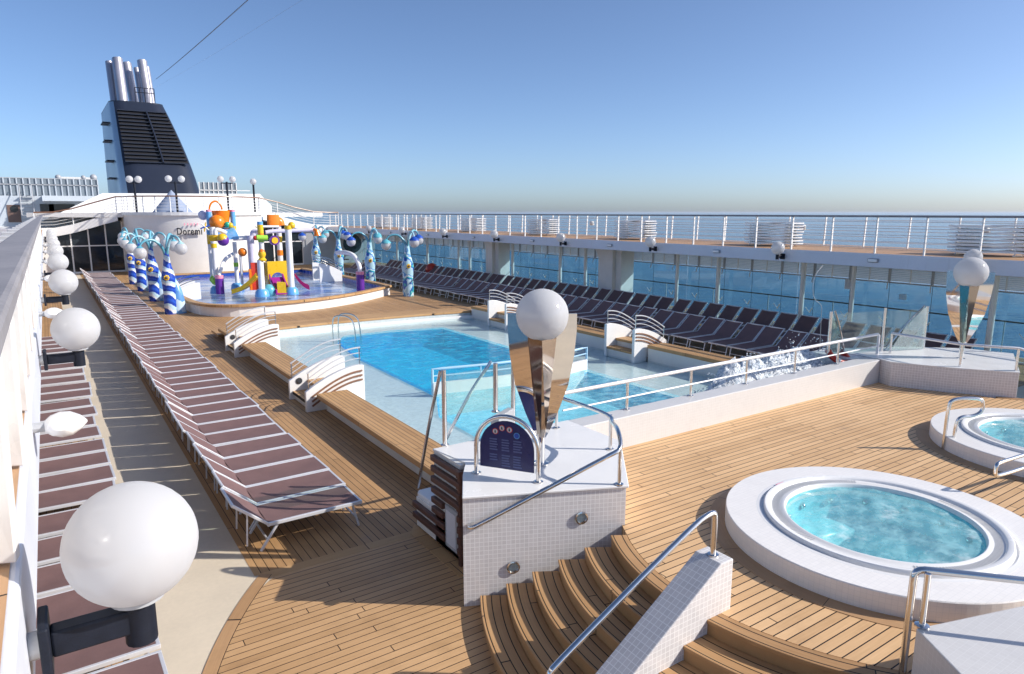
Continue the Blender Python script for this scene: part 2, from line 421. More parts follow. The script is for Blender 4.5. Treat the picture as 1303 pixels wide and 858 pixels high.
# ------------------------------------------------------------------ mesh building
class MB:
    def __init__(s): s.v = []; s.f = []; s.sm = []
    def add(s, vs, fs, smooth=False):
        o = len(s.v); s.v += [tuple(x) for x in vs]
        s.f += [[i + o for i in f] for f in fs]; s.sm += [smooth] * len(fs)
        return s
    def box(s, x0, x1, y0, y1, z0, z1):
        v = [(x, y, z) for z in (z0, z1) for y in (y0, y1) for x in (x0, x1)]
        return s.add(v, [(0, 2, 3, 1), (4, 5, 7, 6), (0, 1, 5, 4), (2, 6, 7, 3), (0, 4, 6, 2), (1, 3, 7, 5)])
    def bar(s, a, b, wd, ht, up=(0, 0, 1)):
        """a straight bar from a to b, wd across, ht along up"""
        a = Vector(a); b = Vector(b); d = (b - a).normalized(); u = Vector(up)
        r = d.cross(u)
        if r.length < 1e-5: r = d.cross(Vector((1, 0, 0)))
        r.normalize(); u = r.cross(d)
        v = []
        for p in (a, b):
            for i, j in ((-1, -1), (1, -1), (1, 1), (-1, 1)):
                v.append(p + r * (i * wd / 2) + u * (j * ht / 2))
        return s.add(v, [(3, 2, 1, 0), (4, 5, 6, 7), (0, 1, 5, 4), (1, 2, 6, 5), (2, 3, 7, 6), (3, 0, 4, 7)])
    def tube(s, pts, r, n=8, caps=True, closed=False):
        pts = [Vector(p) for p in pts]; L = len(pts); rr = r if isinstance(r, (list, tuple)) else [r] * L
        rings = []; pu = None
        for i, p in enumerate(pts):
            if closed: d = pts[(i + 1) % L] - pts[i - 1]
            else: d = pts[min(i + 1, L - 1)] - pts[max(i - 1, 0)]
            d.normalize()
            if pu is None:
                pu = Vector((0, 0, 1)) if abs(d.z) < .9 else Vector((1, 0, 0))
            pu = (pu - d * pu.dot(d)).normalized(); q = d.cross(pu)
            rings.append([p + (pu * math.cos(2 * PI * k / n) + q * math.sin(2 * PI * k / n)) * rr[i] for k in range(n)])
        v = [x for g in rings for x in g]; f = []
        m = L if closed else L - 1
        for i in range(m):
            j = (i + 1) % L
            for k in range(n):
                f.append((i * n + k, i * n + (k + 1) % n, j * n + (k + 1) % n, j * n + k))
        s.add(v, f, True)
        if caps and not closed:
            o = len(s.v) - len(v)
            s.f.append([o + k for k in range(n)][::-1]); s.sm.append(False)
            s.f.append([o + (L - 1) * n + k for k in range(n)]); s.sm.append(False)
        return s
    def lathe(s, c, prof, n=24, sx=1, sy=1, cap=True):
        c = Vector(c); v = []; f = []; L = len(prof)
        for r, z in prof:
            for k in range(n):
                v.append(c + Vector((r * sx * math.cos(2 * PI * k / n), r * sy * math.sin(2 * PI * k / n), z)))
        for i in range(L - 1):
            for k in range(n):
                f.append((i * n + k, i * n + (k + 1) % n, (i + 1) * n + (k + 1) % n, (i + 1) * n + k))
        if cap and prof[0][0] > 1e-4: f.append(list(range(n))[::-1])
        if cap and prof[-1][0] > 1e-4: f.append([(L - 1) * n + k for k in range(n)])
        return s.add(v, f, True)
    def sphere(s, c, r, n=24, m=14, sz=1.0):
        return s.lathe((c[0], c[1], c[2]), [(max(r * math.sin(PI * i / m), 1e-5), -r * sz * math.cos(PI * i / m)) for i in range(m + 1)], n)
    def prism(s, pts, z0, z1):
        """pts anticlockwise; z0/z1 may be numbers or lists"""
        n = len(pts)
        a = z0 if isinstance(z0, (list, tuple)) else [z0] * n
        b = z1 if isinstance(z1, (list, tuple)) else [z1] * n
        v = [(p[0], p[1], a[i]) for i, p in enumerate(pts)] + [(p[0], p[1], b[i]) for i, p in enumerate(pts)]
        f = [list(range(n))[::-1], list(range(n, 2 * n))] + [(i, (i + 1) % n, n + (i + 1) % n, n + i) for i in range(n)]
        return s.add(v, f)
    def sheet(s, pts, z):
        return s.add([(p[0], p[1], z) for p in pts], [list(range(len(pts)))])
    def slab(s, pts, d):
        """flat polygon in space given thickness along vector d"""
        n = len(pts); d = Vector(d); p = [Vector(q) for q in pts]
        v = [q - d / 2 for q in p] + [q + d / 2 for q in p]
        f = [list(range(n))[::-1], list(range(n, 2 * n))] + [(i, (i + 1) % n, n + (i + 1) % n, n + i) for i in range(n)]
        return s.add(v, f)
    def ring(s, cx, cy, r0, r1, a0, a1, z0, z1, n=48):
        """piece of a flat ring with thickness, angles in degrees"""
        full = abs(a1 - a0) >= 359.9
        v = []; k = n if full else n + 1
        for i in range(k):
            a = R(a0 + (a1 - a0) * i / n)
            for r, z in ((r0, z0), (r1, z0), (r1, z1), (r0, z1)):
                v.append((cx + r * math.cos(a), cy + r * math.sin(a), z))
        f = []
        for i in range(n):
            j = (i + 1) % k
            for e in range(4):
                f.append((i * 4 + e, j * 4 + e, j * 4 + (e + 1) % 4, i * 4 + (e + 1) % 4))
        if not full:
            f.append((0, 1, 2, 3)); f.append(tuple(n * 4 + e for e in (3, 2, 1, 0)))
        return s.add(v, f)
    def strip(s, A, B, thick=None):
        """quad strip between two polylines"""
        n = len(A); v = [*A, *B]
        return s.add(v, [(i, i + 1, n + i + 1, n + i) for i in range(n - 1)])
    def mesh(s, name, mat, off=(0, 0, 0), sharp=40):
        me = bpy.data.meshes.new(name)
        o = Vector(off)
        me.from_pydata([Vector(x) - o for x in s.v], [], s.f)
        bm = bmesh.new(); bm.from_mesh(me); bmesh.ops.recalc_face_normals(bm, faces=bm.faces)
        zz = [v.co.z for v in bm.verts]
        if zz and max(zz) - min(zz) < .12:
            bm.normal_update()
            if sum(f.normal.z * f.calc_area() for f in bm.faces) < -1e-6: bmesh.ops.reverse_faces(bm, faces=bm.faces)
        bm.to_mesh(me); bm.free()
        me.polygons.foreach_set('use_smooth', s.sm)
        me.materials.append(mat if not isinstance(mat, str) else M[mat])
        me.update()
        if any(s.sm):
            try: me.set_sharp_from_angle(angle=R(sharp))
            except Exception: pass
        return me
    def part(s, name, mat, parent, label=None, bevel=0):
        """a part of a thing; the shape is written in place coordinates"""
        p = parent; off = Vector(p.location)
        while p.parent: p = p.parent; off = off + Vector(p.location)
        me = s.mesh(name, mat, off)
        o = bpy.data.objects.new(name, me); COL.objects.link(o); o.parent = parent
        if label: o['label'] = label
        if bevel: _bev(o, bevel)
        return o
    def solo(s, name, mat, label, cat, group=None, bevel=0, base=None, kind=None):
        xs = [v[0] for v in s.v]; ys = [v[1] for v in s.v]; zs = [v[2] for v in s.v]
        off = base or ((min(xs) + max(xs)) / 2, (min(ys) + max(ys)) / 2, min(zs))
        o = bpy.data.objects.new(name, s.mesh(name, mat, off)); COL.objects.link(o); o.location = off
        if kind: o['kind'] = kind
        if label: o['label'] = label
        if cat: o['category'] = cat
        if group: o['group'] = group
        if bevel: _bev(o, bevel)
        return o
    def struct(s, name, mat, bevel=0):
        o = bpy.data.objects.new(name, s.mesh(name, mat)); COL.objects.link(o)
        o['kind'] = 'structure'
        if bevel: _bev(o, bevel)
        return o
def _bev(o, wdt, seg=2):
    b = o.modifiers.new('bevel', 'BEVEL'); b.width = wdt; b.segments = seg; b.limit_method = 'ANGLE'; b.angle_limit = R(40)
def thing(name, label, cat, loc=(0, 0, 0), group=None, rz=0):
    o = bpy.data.objects.new(name, None); COL.objects.link(o)
    o.empty_display_size = .1
    o.location = loc; o.rotation_euler = (0, 0, rz)
    o['label'] = label; o['category'] = cat
    if group: o['group'] = group
    return o
def dup(root, loc, rz=None, label=None, group=None):
    def cp(o, par):
        c = o.copy(); COL.objects.link(c); c.parent = par
        for ch in list(o.children): cp(ch, c)
        return c
    r = cp(root, None); r.location = loc
    if rz is not None: r.rotation_euler = (0, 0, rz)
    if label: r['label'] = label
    if group: r['group'] = group
    return r
def wheel(cx, cy, r, a0, a1, n=24): return [(cx + r * math.cos(R(a0 + (a1 - a0) * i / n)), cy + r * math.sin(R(a0 + (a1 - a0) * i / n))) for i in range(n + 1)]
def smooth_path(pts, it=2):
    pts = [Vector(p) for p in pts]
    for _ in range(it):
        q = [pts[0]]
        for a, b in zip(pts, pts[1:]): q += [a * .75 + b * .25, a * .25 + b * .75]
        q.append(pts[-1]); pts = q
    return pts
ORD = ['nearest', 'second', 'third', 'fourth', 'fifth', 'sixth', 'seventh', 'eighth', 'ninth', 'tenth', 'eleventh', 'twelfth', 'thirteenth', 'fourteenth', 'fifteenth', 'sixteenth', 'seventeenth', 'eighteenth', 'nineteenth']
TENS = {2: 'twent', 3: 'thirt', 4: 'fort', 5: 'fift', 6: 'sixt', 7: 'sevent'}
def ordw(i):
    """'nearest', 'second', ... counted from the camera end"""
    k = i + 1
    if i < len(ORD): return ORD[i]
    t, u = divmod(k, 10)
    return TENS[t] + 'ieth' if u == 0 else TENS[t] + 'y-' + ['first', 'second', 'third', 'fourth', 'fifth', 'sixth', 'seventh', 'eighth', 'ninth'][u - 1]
#SECTION-SETTING
# ================================================================== THE SETTING
SC = (6.9, 3.7)           # centre of the curved stairs
SCR = (12.4, 3.7)
ZJ = .80                  # hot-tub deck
ZW = 1.27                 # top of the white pool walls
UP = 3.05                 # upper deck
LX, RX = -.18, 19.40      # edges of the upper decks over the pool court
# sea and hull
MB().sheet([(60000 * math.cos(2 * PI * k / 96), 60000 * math.sin(2 * PI * k / 96)) for k in range(96)], -32).struct('sea', 'sea')
MB().box(-4.3, 23.4, -30, 140, -32.5, -1.75).struct('hull', 'hull')
# base of the lower deck round the pool opening
PX0, PX1, PY0, PY1 = 5.02, 14.28, 7.2, 24.9
b = MB()
for x0, x1, y0, y1 in ((-4.3, PX0, -12, 62), (PX1, 23.4, -12, 62), (PX0, PX1, -12, PY0), (PX0, PX1, PY1, 62)): b.box(x0, x1, y0, y1, -.30, 0)
b.struct('deck', 'beige')
t = MB()
t.sheet([(1.62, 7.8), (PX0, 7.8), (PX0, 62), (1.62, 62)], .004)
t.sheet([(-4.2, 7.0), (.25, 7.0), (.25, 62), (-4.2, 62)], .004)
t.sheet([(-4.2, -3), (.25, -3), (.25, 7.0), (-4.2, 7.0)], .004)
t.sheet([(PX0, PY1), (PX1, PY1), (PX1, 62), (PX0, 62)], .004)
t.sheet([(PX1, 6.5), (23.3, 6.5), (23.3, 62), (PX1, 62)], .004)
t.struct('teak_deck', 'teakY')
# front of the lower deck: planks run crosswise inside a bent border
a_hi = math.degrees(math.atan2(7.8 - SC[1], -math.sqrt(6.62 ** 2 - (7.8 - SC[1]) ** 2)))
pts = wheel(*SC, 6.5, a_hi, 285, 60)
pts = [(x, min(y, 7.66)) for x, y in pts]
MB().sheet(pts + [(12, -3), (12, 7.66), (3, 7.66)], .004).struct('teak_deck_front', 'teakX')
MB().ring(*SC, 6.5, 6.64, a_hi, 285, .0045, .0085, 90).struct('deck_border', 'rim')
MB().box(1.66, 4.4, 7.66, 7.82, .0045, .0062).struct('deck_joint_board', 'benchX')
# hot-tub deck, .8 m up, with rounded ends
la = wheel(*SC, 2.42, 146, 262, 40)
ra = [(2 * 9.65 - x, y) for x, y in la]
TUBS = ((7.0, 3.42), (11.78, 3.42))
outl = [(5.0, 5.25)] + la[1:] + [(6.6, -4), (12.7, -4)] + ra[::-1][:-1] + [(14.3, 5.2), (14.3, 7.05), (5.6, 7.05)]
bm_ = bmesh.new(); es_ = []
for lp_ in [outl] + [wheel(tx_, ty_, 1.28, 0, 360, 48)[:-1] for tx_, ty_ in TUBS]:
    vs_ = [bm_.verts.new((x, y, ZJ)) for x, y in lp_]
    es_ += [bm_.edges.new((vs_[i], vs_[(i + 1) % len(vs_)])) for i in range(len(vs_))]
bmesh.ops.triangle_fill(bm_, use_beauty=True, use_dissolve=False, edges=es_)
bm_.verts.index_update()
dk = MB().add([v.co[:] for v in bm_.verts], [[v.index for v in f.verts] for f in bm_.faces])
bm_.free()
dk.struct('hot_tub_deck', 'teakJ')
dk = MB()
dk.add([(*p, z) for z in (-.05, ZJ) for p in outl], [(i, (i + 1) % len(outl), len(outl) + (i + 1) % len(outl), len(outl) + i) for i in range(len(outl))])
dk.struct('hot_tub_deck_side', 'teakJ')
# curved stairs on both ends of that deck
def stairs(c, mat, a0, a1, name, label):
    r = thing(name, label, 'stairs', (c[0], c[1], 0))
    for i in range(6):
        zt = .1333 * (i + 1); ro = 4.0 - .28 * i; ri = ro - .30 if i < 5 else 2.425
        m = MB().ring(*c, ri, ro - .012, a0, a1, .003 if i == 0 else zt - .17, zt - .035, 70)
        rs = m.part('riser', mat, r)
        MB().ring(*c, ri + (.012 if i < 5 else 0), ro, a0, a1, zt - .0345, zt + (.0015 if i == 5 else 0), 70).part('tread', mat, r, bevel=.006)
stairs(SC, 'stair', 148.5, 262, 'curved_stairs', 'six curved teak steps beside the tiled wall, lower left of the hot tubs')
stairs(SCR, 'stairR', -82, 36, 'curved_stairs', 'curved teak steps at the far right end of the hot tub deck')
# upper decks left and right, with white fascia
def upper(x0, x1, y0, y1, nm):
    MB().box(x0, x1, y0, y1, 2.66, UP).struct(nm, 'fascia', bevel=.015)
    MB().sheet([(x0 + .03, y0 + .03), (x1 - .03, y0 + .03), (x1 - .03, y1 - .03), (x0 + .03, y1 - .03)], UP + .004).struct(nm + '_planks', 'teakU')
upper(-5.2, LX, -6, 56.4, 'upper_deck_port')
upper(RX, 23.6, -6, 56.4, 'upper_deck_starboard')

# ------------------------------------------------------------------ swimming pool
pool = thing('swimming_pool', 'large blue swimming pool with pale shelf between two teak benches', 'pool', (9.65, 15, -1.6))
ZL, ZWA = -.13, -.06      # shelf and water level
deep = [(7.3, 14.2), (12.0, 14.2), (12.05, 22.5), (10.2, 22.95), (8.3, 22.85), (7.75, 22.0), (7.35, 19.2)]
near = [(6.5, 7.45), (12.0, 7.45), (12.0, 14.05), (7.3, 14.05), (6.6, 12.6)]
def basin(pts, zb, floor_mat, wall_mat, nm):
    n = len(pts)
    MB().sheet(pts, zb).part(nm + '_floor', floor_mat, pool)
    w_ = MB()
    for i in range(n):
        a, c = pts[i], pts[(i + 1) % n]
        w_.add([(*a, zb), (*c, zb), (*c, ZL), (*a, ZL)], [(0, 1, 2, 3)])
    w_.part(nm + '_wall', wall_mat, pool)
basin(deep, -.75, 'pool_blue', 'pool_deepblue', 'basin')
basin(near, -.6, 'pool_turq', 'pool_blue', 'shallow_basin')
# pale shelf round the basins (outer outline, with the two openings cut by bridging)
def shelf():
    bm = bmesh.new()
    outer = [(PX0, 7.3), (PX1, 7.3), (PX1, 24.6), (PX0, 24.6)]
    loops = [outer, deep, near]
    es = []
    for lp in loops:
        vs = [bm.verts.new((x, y, ZL)) for x, y in lp]
        es += [bm.edges.new((vs[i], vs[(i + 1) % len(vs)])) for i in range(len(vs))]
    bmesh.ops.triangle_fill(bm, use_beauty=True, use_dissolve=False, edges=es)
    me = bpy.data.meshes.new('shelf'); bm.to_mesh(me); bm.free()
    m = MB(); m.add([v.co[:] for v in me.vertices], [list(p.vertices) for p in me.polygons])
    bpy.data.meshes.remove(me)
    return m
shelf().part('shelf', 'pool_pale', pool)
MB().box(PX0 - .02, PX0, 7.3, 24.6, -.3, -.002).part('side_wall', 'pool_pale', pool)
MB().box(PX1, PX1 + .02, 7.3, 24.6, -.3, -.002).part('side_wall', 'pool_pale', pool)
def wsurf(x0, x1, y0, y1, st, mat, nm, z=ZWA, amp=.012):
    nx, ny = int((x1 - x0) / st), int((y1 - y0) / st)
    v = []; f = []
    for j in range(ny + 1):
        for i in range(nx + 1):
            x, y = x0 + (x1 - x0) * i / nx, y0 + (y1 - y0) * j / ny
            v.append((x, y, z + amp * (math.sin(x * 2.9 + y * 1.3) + math.sin(y * 3.7 - x * 1.9 + 1) + .6 * math.sin(x * 6.1 + y * 5.3))))
    for j in range(ny):
        for i in range(nx):
            a = j * (nx + 1) + i
            f.append((a, a + 1, a + nx + 2, a + nx + 1))
    return MB().add(v, f, True)
def ppin(x, y, poly):
    c = False; n = len(poly)
    for i in range(n):
        (x1, y1), (x2, y2) = poly[i], poly[i - 1]
        if (y1 > y) != (y2 > y) and x < (x2 - x1) * (y - y1) / (y2 - y1) + x1: c = not c
    return c
MB().sheet(deep, ZWA).part('water', 'water', pool)
M['water_near'] = watermat('frothy_pool_water', (.76, .96, .98), (.30, .72, .84), .40, 3.2, .6, foam=(.58, 1.2, (.8, 1, 1), .55), floor_=.18)
MB().sheet(near, ZWA).part('water', 'water_near', pool)
def shelf_water():
    bm = bmesh.new(); es = []
    for lp in ([(PX0, 7.3), (PX1, 7.3), (PX1, 24.35), (PX0, 24.35)], deep, near):
        vs = [bm.verts.new((x, y, ZWA)) for x, y in lp]
        es += [bm.edges.new((vs[i], vs[(i + 1) % len(vs)])) for i in range(len(vs))]
    bmesh.ops.triangle_fill(bm, use_beauty=True, use_dissolve=False, edges=es)
    m = MB(); bm.verts.index_update(); m.add([v.co[:] for v in bm.verts], [[v.index for v in f.verts] for f in bm.faces]); bm.free()
    return m
shelf_water().part('shelf_water', 'water_shelf', pool)
# far end: white lip and a low teak arc
def arcy(x, y0=24.0, sag=.42): return y0 + sag * (1 - ((x - 9.9) / 5.2) ** 2)
xs = [PX0 + (PX1 - PX0) * i / 30 for i in range(31)]
l = MB()
A = [(x, arcy(x, 23.85)) for x in xs]; B = [(x, arcy(x, 24.02)) for x in xs]
l.prism(A + B[::-1], -.2, .03).part('lip', 'white_gloss', pool, bevel=.01)
A = [(x, arcy(x, 24.0)) for x in xs]
MB().prism([(p[0], p[1] + .12) for p in A] + [(PX1, 25.2), (PX0, 25.2)], -.2, .11).part('end_wall', 'pool_pale', pool)
xs2 = [4.4 + (15.9 - 4.4) * i / 36 for i in range(37)]
MB().prism([(x, arcy(x, 24.08, .44)) for x in xs2] + [(x, arcy(x, 25.25, .5)) for x in xs2][::-1], .11, .19).part('teak_arc', 'benchX', pool, bevel=.012)
# curved guard across the pool between the deep and the shallow water
g = thing('pool_guard', 'curved white pool divider with pale rail standing in the water', 'railing', (9.6, 14.1, ZL))
gp = [(7.25 + 4.75 * i / 20, 14.12 - .35 * math.sin(PI * i / 20)) for i in range(21)]
MB().prism([(x, y - .04) for x, y in gp] + [(x, y + .04) for x, y in gp][::-1], ZL - .6, .22).part('panel', 'white_gloss', g)
MB().tube([(gp[0][0], gp[0][1], -.1)] + [(x, y, .55) for x, y in gp] + [(gp[-1][0], gp[-1][1], -.1)], .032, 8).part('top_rail', 'babyblue', g)
MB().tube([(x, y, .38) for x, y in gp], .018, 6).part('mid_rail', 'babyblue', g)
for i in (5, 10, 15): MB().tube([(gp[i][0], gp[i][1], .2), (gp[i][0], gp[i][1], .55)], .02, 6).part('post', 'babyblue', g)
# ladder in the far left corner of the deep water
ld = thing('pool_ladder', 'chrome pool ladder with two hooped rails at the far left water edge', 'ladder', (7.9, 22.3, ZL))
for dx, dy in ((0, 0), (.32, .36)):
    p = Vector((7.55 + dx, 21.85 + dy, ZL))
    MB().tube(smooth_path([p, p + Vector((0, 0, .85)), p + Vector((.12, -.08, .98)), p + Vector((.45, -.28, .95)), p + Vector((.62, -.42, .7)), p + Vector((.62, -.42, -.5))], 2), .022, 8).part('rail', 'steel', ld)

# teak benches along both sides
def bench(x0, x1, y0, y1, label):
    r = thing('pool_bench', label, 'bench', ((x0 + x1) / 2, (y0 + y1) / 2, 0))
    inner = x0 < 9
    MB().box(x0, x1, y0, y1, .30, .40).part('seat', 'bench', r, bevel=.012)
    k0, k1 = (x0 + .2, PX0 + .05) if inner else (PX1 - .05, x1 - .2)
    MB().box(k0, k1, y0 + .01, y1 - .01, -.13, .299).part('plinth', 'offwhite', r)
for k, (y0, y1) in enumerate(((7.72, 14.0), (15.42, 20.74), (22.1, 24.1))):
    nm = ('nearer long', 'middle', 'short far')[k]
    bench(4.42, 5.10, y0, y1, f'{nm} teak bench along the left side of the pool')
    bench(14.2, 14.88, y0 - .0, y1, f'{nm} teak bench along the right side of the pool')
# white step gates over the benches
def gate(cx_, y0, flip, label):
    r = thing('step_gate', label, 'steps', (cx_, y0 + .6, 0))
    sx = -1 if flip else 1
    X = lambda d: (9.65 + (4.22 + d - 9.65) * sx)
    for k, yy in enumerate((y0, y0 + 1.2)):
        prof = [(0, -.0), (0, .44)]
        for i in range(1, 11):
            t_ = i / 10; prof.append((1.32 * t_, .44 + .46 * math.sin(t_ * PI / 2) ** .9 if t_ < .99 else .87))
        prof += [(1.32, -.12), (.8, -.12), (.8, 0)]
        side = MB()
        for d0, d1 in ((0, .1),):
            side.slab([(X(d), yy + .05, z) for d, z in prof], (0, .1, 0))
        pn = side.part('side_panel', 'white_gloss', r, bevel=.008)
        # three bent teak strips on the outer face
        for q in range(3):
            path = [(X(.12 + 1.15 * i / 12), yy - .012, .26 - .1 * q + .5 * math.sin((.08 + .9 * i / 12) * PI / 2)) for i in range(13)]
            sb = MB()
            if k == 0:
                for a_, b_ in zip(path, path[1:]): sb.bar(a_, b_, .03, .035, (0, 0, 1))
                sb.part('strip', 'woodrail', pn)
        if k == 1:
            MB().lathe((0, 0, 0), [(.06, 0), (.06, .02), (.04, .025), (.04, .01), (1e-4, .01)], 16)
            rd = MB(); n_ = 16
            c_ = Vector((X(.22), yy - .004, .42))
            rd.add([c_ + Vector((.075 * math.cos(2 * PI * i / n_), -.01, .075 * math.sin(2 * PI * i / n_))) for i in range(n_)], [list(range(n_))])
            rd.part('lamp', 'steel', pn)
        # three arched rails on posts
        for q, hh in enumerate((.36, .24, .12)):
            path = [(X(.06 + 1.2 * i / 14), yy + .05, .47 + hh + .44 * math.sin(min(1, (i / 14) * 1.05) * PI / 2)) for i in range(15)]
            MB().tube(path, .018 if q == 0 else .011, 6).part('rail', 'alu', r)
        for d in (.08, 1.24):
            zz = .44 + .46 * math.sin(d / 1.32 * PI / 2)
            MB().tube([(X(d), yy + .05, zz - .02), (X(d), yy + .05, zz + .37)], .014, 6).part('post', 'steel', r)
    for q, (d0, d1, zt) in enumerate(((.06, .40, .2), (.40, .95, .42), (.95, 1.3, .2))):
        lo, hi = sorted((X(d0), X(d1)))
        MB().box(lo, hi, y0 + .101, y0 + 1.199, zt - .07, zt).part('step', 'bench', r, bevel=.008)
        MB().box(lo + .05, hi - .05, y0 + .102, y0 + 1.198, -.12 if zt > .3 or d0 > .9 else .001, zt - .071).part('riser', 'offwhite', r)
gate(5, 14.08, False, 'white arched step gate over the left bench, nearer one')
gate(5, 20.80, False, 'white arched step gate over the left bench, farther one')
gate(14, 14.08, True, 'white arched step gate over the right bench, nearer one')
gate(14, 20.80, True, 'white arched step gate over the right bench, farther one')
#SECTION-WALLS
# ------------------------------------------------------------------ white walls and plinths round the hot-tub deck
lw = thing('pool_wall', 'long white tiled wall between the pool and the hot tub deck', 'wall', (9.9, 7.2, 0))
MB().box(5.93, 13.72, 7.02, 7.36, -.3, ZW).part('wall', 'tilew', lw, bevel=.012)
# left plinth: tiled front, white top, slatted left face
pl = thing('plinth', 'tiled white plinth carrying the mirror column and the arched sign', 'plinth', (4.4, 6.2, 0))
P = [(3.34, 5.88), (4.98, 5.15), (5.93, 6.3), (5.93, 7.34), (3.832, 7.34), (3.90, 6.70), (3.66, 6.38)]
MB().prism(P, .0, ZW - .03).part('body', 'tile', pl)
MB().prism([(3.325, 5.862), (4.992, 5.12), (5.94, 6.27), (5.94, 7.37), (3.76, 7.37), (3.86, 6.72), (3.64, 6.40)], ZW - .029, ZW).part('top_slab', 'white_gloss', pl, bevel=.008)
def along(a, b, t): return Vector((a[0] + (b[0] - a[0]) * t, a[1] + (b[1] - a[1]) * t, 0))
for t_, z_ in ((.30, .42), (.72, .93)):
    c_ = along(P[0], P[1], t_); d = (Vector((*P[1], 0)) - Vector((*P[0], 0))).normalized(); nn = Vector((d.y, -d.x, 0))
    dl = MB(); n_ = 20
    def ringpt(r_, i, o): return c_ + nn * o + d * (r_ * math.cos(2 * PI * i / n_)) + Vector((0, 0, z_ + r_ * math.sin(2 * PI * i / n_)))
    v = []
    for r_, o in ((.072, .002), (.072, .022), (.058, .026), (.048, .008)): v += [ringpt(r_, i, o) for i in range(n_)]
    f = [(k * n_ + i, k * n_ + (i + 1) % n_, (k + 1) * n_ + (i + 1) % n_, (k + 1) * n_ + i) for k in range(3) for i in range(n_)]
    rg = MB().add(v, f, True).part('step_light', 'steel', pl)
    MB().add([ringpt(.05, i, .010) for i in range(n_)], [list(range(n_))]).part('lens', 'glass2', rg)
# slatted face: looks toward the loungers, slats run along the ship
sw = thing('slatted_screen', 'white panel with dark wooden slats on the left face of the plinth', 'screen', (3.78, 7.0, 0))
MB().box(3.775, 3.83, 6.70, 7.36, .03, ZW - .01).part('panel', 'offwhite', sw)
for z_ in (1.17, 1.03, .89, .75): MB().box(3.715, 3.774, 6.68, 7.36, z_ - .04, z_ + .04).part('slat', 'slat', sw, bevel=.014)
for z_ in (.615, .485): MB().box(3.715, 3.774, 7.06, 7.36, z_ - .04, z_ + .04).part('slat', 'slat', sw, bevel=.014)
for k in range(8):
    z_ = 1.17 - .14 * k
    MB().box(3.70, 3.80, 6.60, 6.679, z_ - .045, z_ + .045).part('slat_end', 'slat', sw, bevel=.012)
MB().box(3.72, 3.80, 6.61, 6.67, .01, 1.2).part('corner_post', 'slat', sw)
nb = thing('notice_board', 'grey framed notice on the slatted side of the plinth', 'notice', (3.75, 6.86, .1))
MB().box(3.735, 3.774, 6.71, 7.02, .12, .66).part('frame', 'grey', nb, bevel=.006)
MB().box(3.728, 3.7345, 6.75, 6.98, .17, .61).part('sheet', 'paper', nb)
# low box with slats at the end of the left bench
lb = thing('low_wall', 'low white box with two dark slats at the end of the left bench', 'wall', (3.95, 7.65, 0))
MB().prism([(3.80, 7.365), (4.30, 7.365), (4.30, 7.70), (4.0, 7.96), (3.84, 7.96), (3.79, 7.9)], .02, .50).part('body', 'white_gloss', lb, bevel=.02)
MB().box(3.775, 3.798, 6.72, 7.90, .03, .44).part('panel', 'white', lb)
for z_ in (.35, .2): MB().box(3.715, 3.774, 7.03, 7.92, z_ - .04, z_ + .04).part('slat', 'slat', lb, bevel=.014)
MB().prism([(3.60, 6.45), (3.77, 6.45), (3.77, 7.98), (3.60, 7.75)], .004, .012).part('floor_trim', 'benchX', lb)
# stair cheek wall
ck = thing('stair_cheek_wall', 'sloping white tiled wall dividing the curved stairs', 'wall', (3.8, 3.6, 0))
cpts = [(4.62, 1.27), (4.46, 1.27), (2.45, -.02), (4.62, -.02)]
MB().add([(x, 3.72, z) for x, z in cpts] + [(x, 3.44, z) for x, z in cpts], [(0, 1, 2, 3), (7, 6, 5, 4), (0, 4, 5, 1), (1, 5, 6, 2), (2, 6, 7, 3), (3, 7, 4, 0)]).part('body', 'tile', ck, bevel=.01)
hr = thing('handrail', 'steel handrail above the sloping stair wall', 'handrail', (4.5, 3.58, 1.27))
top_ = gy(893, 656, 3.58); low = gy(705, 848, 3.58)
MB().tube(smooth_path([(4.52, 3.58, 1.26), (4.52, 3.58, top_.z - .06), (4.50, 3.58, top_.z), (top_.x - .12, 3.58, top_.z - .07), (low.x, 3.58, low.z), (low.x - .05, 3.58, low.z - .05), (low.x - .05, 3.58, low.z - .35)], 2), .026, 10).part('tube', 'steel', hr)
MB().lathe((4.52, 3.58, 1.27), [(.05, 0), (.05, .012), (.03, .016)], 14).part('base_plate', 'steel', hr)
# near right plinth (bottom right corner)
np_ = thing('plinth', 'low white tiled plinth in the near right corner by the hot tub', 'plinth', (5.3, 1.6, 0))
MB().prism([(4.93, 2.08), (4.2, 1.0), (5.2, .2), (7.2, .6), (6.6, 1.55)][::1], 0, 1.24).part('body', 'tilew', np_, bevel=.008)
hr = thing('handrail', 'steel handrail on the near right corner plinth', 'handrail', (5.0, 2.0, 1.24))
q0 = gz(1173, 797, 1.24)
q1 = Vector((q0.x, q0.y, q0.z + .62))
for _ in range(30):
    pass
zr0 = solve_z(q0.x, q0.y, 730)
h0 = gz(1165, 724, zr0)
e0 = gz(1303, 739, zr0)
dv = (e0 - h0)
MB().tube(smooth_path([(h0.x - .02, h0.y, .75), (h0.x - .02, h0.y, zr0 - .10), h0, h0 + dv * .25, h0 + dv * 2.2], 2), .026, 10).part('tube', 'steel', hr)
MB().tube([(q0.x, q0.y, 1.23), (q0.x + .0, q0.y, zr0)], .022, 10).part('post', 'steel', hr)
MB().lathe((q0.x, q0.y, 1.24), [(.05, 0), (.05, .012), (.026, .02)], 14).part('base_plate', 'steel', hr)
